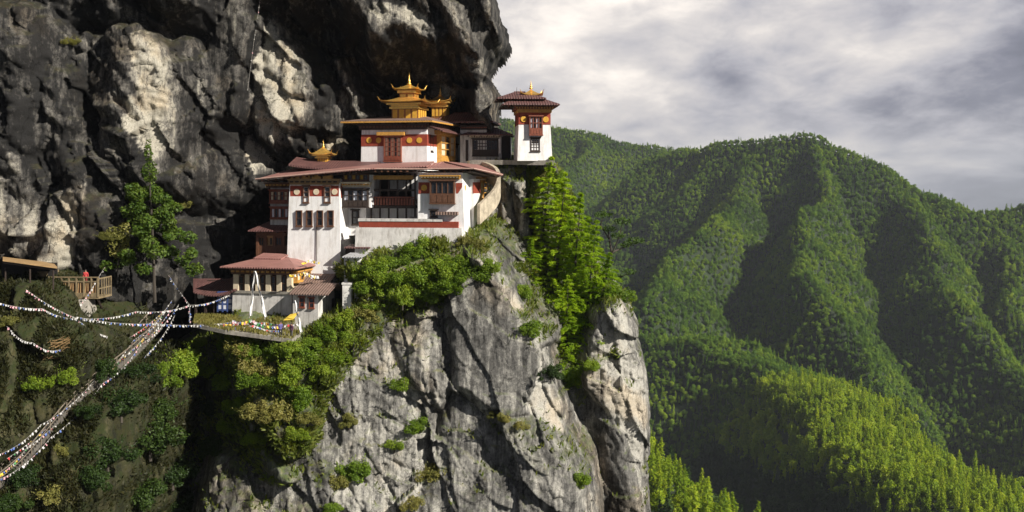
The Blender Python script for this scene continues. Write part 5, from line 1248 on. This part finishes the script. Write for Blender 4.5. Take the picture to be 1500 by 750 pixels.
# people
M['skin'] = simple('skin', (.36, .20, .13), .6, .1, 3, bump=0); M['hair'] = simple('black hair', (.012, .010, .009), .6, .1, 3, bump=0)
def person(loc, rz, top, trousers, label, arm=.0, step=.12, h=1.72):
    root = empty('person', loc, rz); tag(root, label, 'person')
    s = h/1.72
    J = {'pelvis': (0, 0, .93, .135), 'waist': (0, .01, 1.08, .125), 'chest': (0, .0, 1.30, .155), 'neck': (0, 0, 1.47, .06), 'skull': (0, -.02, 1.60, .10), 'crown': (0, -.01, 1.68, .075)}
    E = [('pelvis', 'waist'), ('waist', 'chest'), ('chest', 'neck'), ('neck', 'skull'), ('skull', 'crown')]
    for sx, n in ((-1, 'l'), (1, 'r')):
        J.update({'hip'+n: (sx*.10, 0, .86, .10), 'knee'+n: (sx*.11, -.03-sx*step*.4, .49, .065), 'ankle'+n: (sx*.11, sx*step, .09, .045), 'toe'+n: (sx*.13, sx*step-.17, .04, .04),
                  'sh'+n: (sx*.19, 0, 1.39, .075), 'el'+n: (sx*.25, .04-arm*.1, 1.12, .05), 'wr'+n: (sx*.24, -.06-arm*.25, .89+arm*.25, .033), 'hand'+n: (sx*.235, -.11-arm*.3, .80+arm*.3, .035)})
        E += [('pelvis', 'hip'+n), ('hip'+n, 'knee'+n), ('knee'+n, 'ankle'+n), ('ankle'+n, 'toe'+n), ('chest', 'sh'+n), ('sh'+n, 'el'+n), ('el'+n, 'wr'+n), ('wr'+n, 'hand'+n)]
    ks = list(J); me = bpy.data.meshes.new('body'); me.from_pydata([tuple(np.array(J[k][:3])*s) for k in ks], [(ks.index(a), ks.index(c)) for a, c in E], [])
    o = bpy.data.objects.new('body', me); COL.objects.link(o)
    o.modifiers.new('skin', 'SKIN'); o.modifiers.new('sub', 'SUBSURF').render_levels = 2; o.modifiers['sub'].levels = 2
    sv = me.skin_vertices[0].data
    for i, k in enumerate(ks): r_ = J[k][3]*s; sv[i].radius = (r_, r_*(.75 if k in ('chest', 'waist', 'pelvis') else 1)); sv[i].use_root = (i == 0)
    dg = bpy.context.evaluated_depsgraph_get(); m2 = bpy.data.meshes.new_from_object(o.evaluated_get(dg)); bpy.data.objects.remove(o)
    for m in (M['skin'], top, trousers, M['wood_dark']): m2.materials.append(m)
    for p in m2.polygons:
        x, y, z = [q/s for q in p.center]
        p.material_index = 0 if z > 1.45 or (abs(x) > .2 and z < .92 and arm == 0 and z > .7) else 1 if z > .90 else 2 if z > .10 else 3
        p.use_smooth = True
    b_ = bpy.data.objects.new('body', m2); COL.objects.link(b_); b_.parent = root
    MB().lathe((0, .012*s, 1.585*s), [(.095*s, 0), (.112*s, .05*s), (.10*s, .11*s), (.055*s, .15*s)], 10).build('hair', 'hair', root, smooth=True)
    return root
cl = lambda n, c: simple(n, c, .85, .15, 6, bump=.1)
person(P(411, 494, 119.6), .6, cl('blue violet jacket', (.10, .09, .24)), cl('black trousers', (.014, .014, .016)), 'person in blue-violet jacket and black trousers on the terrace edge', .5)
person(P(427, 496, 119.6), -.5, cl('plum jacket', (.12, .05, .09)), cl('grey trousers', (.10, .09, .09)), 'person in dark plum jacket and grey trousers beside the thin white banner', .2)

# viewing balcony on the left with its shelter
M['wood_deck'] = simple('weathered deck timber', (.22, .165, .09), .8, .4, 2, bump=.35, bscale=8)
B0 = P(68, 437, 117.5); bal = empty('viewing_balcony', B0, -R(4)); tag(bal, 'timber viewing balcony with carved tan panels jutting from the left cliff', 'balcony')
L = tx(147, 117.5)-tx(68, 117.5); Hb = 2.35
MB().box(0, L, 0, 3.2, -.02, .18).build('floor', 'wood_deck', bal)
pb = MB(); pb.box(0, L, 0, .08, .18, .62).box(0, L, -.05, .12, Hb-.12, Hb).box(0, L, -.02, .1, 1.75, 1.9)
for i in range(8): x = L*i/7; pb.box(x-.07, x+.07, -.04, .11, .18, Hb-.12) if 0 < i < 7 else pb.box(max(0, x-.2), min(L, x+.2), -.06, .13, .18, Hb-.12)
pb.box(L-.1, L-.02, .13, 3.2, Hb-.3, Hb-.15).box(L-.1, L-.02, .13, 3.2, 1.0, 1.12)
for i in range(1, 6): pb.box(L-.11, L-.01, .2+i*.58, .3+i*.58, .18, Hb-.3)
pb.build('railing', 'wood_deck', bal)
MB().box(.2, L-.2, .13, .2, .62, 1.75).build('panel', 'wood', bal)
cv = MB()
for i in range(7):
    x = L*(i+.5)/7
    for k in range(3): cv.bar((x-.3+.3*k, .09, .62), (x-.2+.2*k, .09, 1.72), .05, 5)
cv.build('carved_slats', 'wood_tan', bal)
for x in (.4, L*.5, L-.4): MB().bar((x, .5, 0), (x*.9+.2, 3.5, -2.6), .12, 6).build('strut', 'wood_dark', bal)
MB().box(-.9, 0, .2, 3, -.4, Hb*.75).box(-1.1, -.1, .15, 3, Hb*.75+.003, Hb+.5).build('side_block', 'wood_deck', bal)
person(B0+Vector((L*.66, 1.0, .18)), 0, FC['red'], cl('dark red robe', (.20, .02, .02)), 'person in red robe behind the balcony railing', 0, .05, 2.0 if False else 1.78).location.z += 1.05
st = MB().hexa([tuple(P(98, 475, 115)), tuple(P(132, 475, 115)), tuple(P(132, 475, 115)+Vector((0, 2.5, 0))), tuple(P(98, 475, 115)+Vector((0, 2.5, 0))), tuple(P(102, 439, 117)), tuple(P(128, 439, 117)), tuple(P(128, 439, 117)+Vector((0, 2, 0))), tuple(P(102, 439, 117)+Vector((0, 2, 0)))])
tag(st.build('stone_pier', 'stone'), 'rough stone pier below the viewing balcony', 'pier')
sh = empty('shelter', P(2, 420, 114)); tag(sh, 'low lean-to shelter with flat grey roof beside the viewing balcony', 'shelter')
q = lambda a, c, d: tuple(P(a, c, d)-P(2, 420, 114))
MB().slab([q(4, 380, 113), q(84, 391, 114.5), q(78, 385, 119), q(4, 376, 119)], .18).build('roof', 'wood_tan', sh)
MB().slab([q(4, 382, 113.2), q(82, 393, 114.7), q(76, 387, 118.8), q(4, 378, 118.8)], .25).build('ceiling', 'wood_dark', sh)
for px in (8, 44, 78): a, c = q(px, 392+px*.05, 114.2), q(px, 424, 114.2); MB().bar(c, a, .09, 6).build('post', 'wood_dark', sh)
mb = MB(); c = q(2, 424, 118); mb.box(c[0], c[0]+6, c[1], c[1]+.2, c[2]-.6, c[2]+2.9); mb.build('back_wall', 'dark', sh)

# stairway along the gully
SPTH = [(-30, 724, 101.5), (20, 682, 104), (70, 622, 107.5), (112, 574, 111), (150, 545, 114.5), (190, 512, 119), (228, 472, 124.5)]
pts = [P(*p) for p in SPTH]; stw = empty('stairway', pts[0]); tag(stw, 'long narrow stone stairway with timber railings climbing the side of the gully', 'stairway')
N = 90; stp = MB(); pav = [crv(pts, i/N)-pts[0] for i in range(N+1)]
rails = {-1: [], 1: []}
for i in range(N):
    a, c = pav[i], pav[i+1]; d = (c-a); d.z = 0; dn = d.normalized(); s_ = Vector((dn.y, -dn.x, 0))*.85
    z = c.z
    stp.hexa([a-s_+Vector((0, 0, z-a.z-.75)), a+s_+Vector((0, 0, z-a.z-.75)), c+s_+Vector((0, 0, -.75)), c-s_+Vector((0, 0, -.75)), a-s_+Vector((0, 0, z-a.z)), a+s_+Vector((0, 0, z-a.z)), c+s_, c-s_])
    for k in (-1, 1): rails[k].append(a+s_*1.05*k)
stp.build('steps', 'path_stone', stw)
for k in (-1, 1):
    v, f = tube_np([p+Vector((0, 0, 1.0)) for p in rails[k]], [.07]*N, 5); mb = MB().add(v, f); v, f = tube_np([p+Vector((0, 0, .5)) for p in rails[k]], [.05]*N, 5); mb.add(v, f)
    for i in range(0, N, 4): mb.bar(rails[k][i]+Vector((0, 0, -.5)), rails[k][i]+Vector((0, 0, 1.1)), .06, 5)
    mb.build('railing', 'wood_grey', stw)
def plank(px, py0, py1, Y, lean, mat, label):
    a, c = P(px, py1, Y), P(px+lean, py0, Y+.4); r = c-a; mb = MB(); s_ = Vector((.22, 0, 0)); t_ = Vector((0, .09, 0))
    mb.hexa([-s_-t_, s_-t_, s_+t_, -s_+t_, r-s_*.8-t_, r+s_*.8-t_, r+s_*.8+t_, r-s_*.8+t_]); o = mb.build('timber_plank', mat); o.location = a
    tag(o, label, 'plank', 'upright timber planks by the stairway')
for px, a, c, Y, m_, lab in ((124, 527, 565, 112.5, 'wood_gold', 'first tan plank of the group standing left of the stairway bend'), (129, 523, 563, 112.6, 'wood_tan', 'second plank of the tan group by the stairway bend'), (134, 521, 560, 112.7, 'wood_tan', 'third plank of the tan group by the stairway bend'), (139, 519, 558, 112.9, 'wood_gold', 'rightmost tan plank of the group by the stairway bend'),
    (158, 514, 552, 115.5, 'wood_tan', 'grey plank of the farther pair in the gully shade'), (166, 511, 550, 115.8, 'wood_tan', 'right-hand plank of the farther pair in the gully shade')):
    plank(px-3, a, c, Y, -5, m_, lab)
bb = MB(); gg = np.random.default_rng(9)
for i in range(46):
    a = P(64+gg.uniform(-3, 8), 500+gg.uniform(0, 28), 108.5+gg.uniform(0, 1)); c = P(98+gg.uniform(-4, 6), 492+gg.uniform(0, 34), 109+gg.uniform(0, 1)); bb.bar(a, c, .035, 4, .02)
tag(bb.build('branch_bundle', 'wood_tan'), 'bundle of dry pale branches stacked on the grass slope', 'bundle')
# ------------------------------------------------------------------ haze
hz, t, b, o = new_mat('valley haze'); t.n.remove(b)
pv = t.node('ShaderNodeVolumePrincipled', ins={'Color': (.80, .86, .95, 1), 'Density': .000055, 'Anisotropy': .2}); t.l.new(pv.outputs[0], o.inputs['Volume'])
hx = [(-9500, -3400, -642), (9500, -3400, -642), (9500, 14500, -642), (-9500, 14500, -642)]
hb = mesh_np('haze', hx+[(a, b_, 330) for a, b_, _ in hx], [(0, 3, 2, 1), (4, 5, 6, 7), (0, 1, 5, 4), (1, 2, 6, 5), (2, 3, 7, 6), (3, 0, 4, 7)], hz); hb['kind'] = 'stuff'
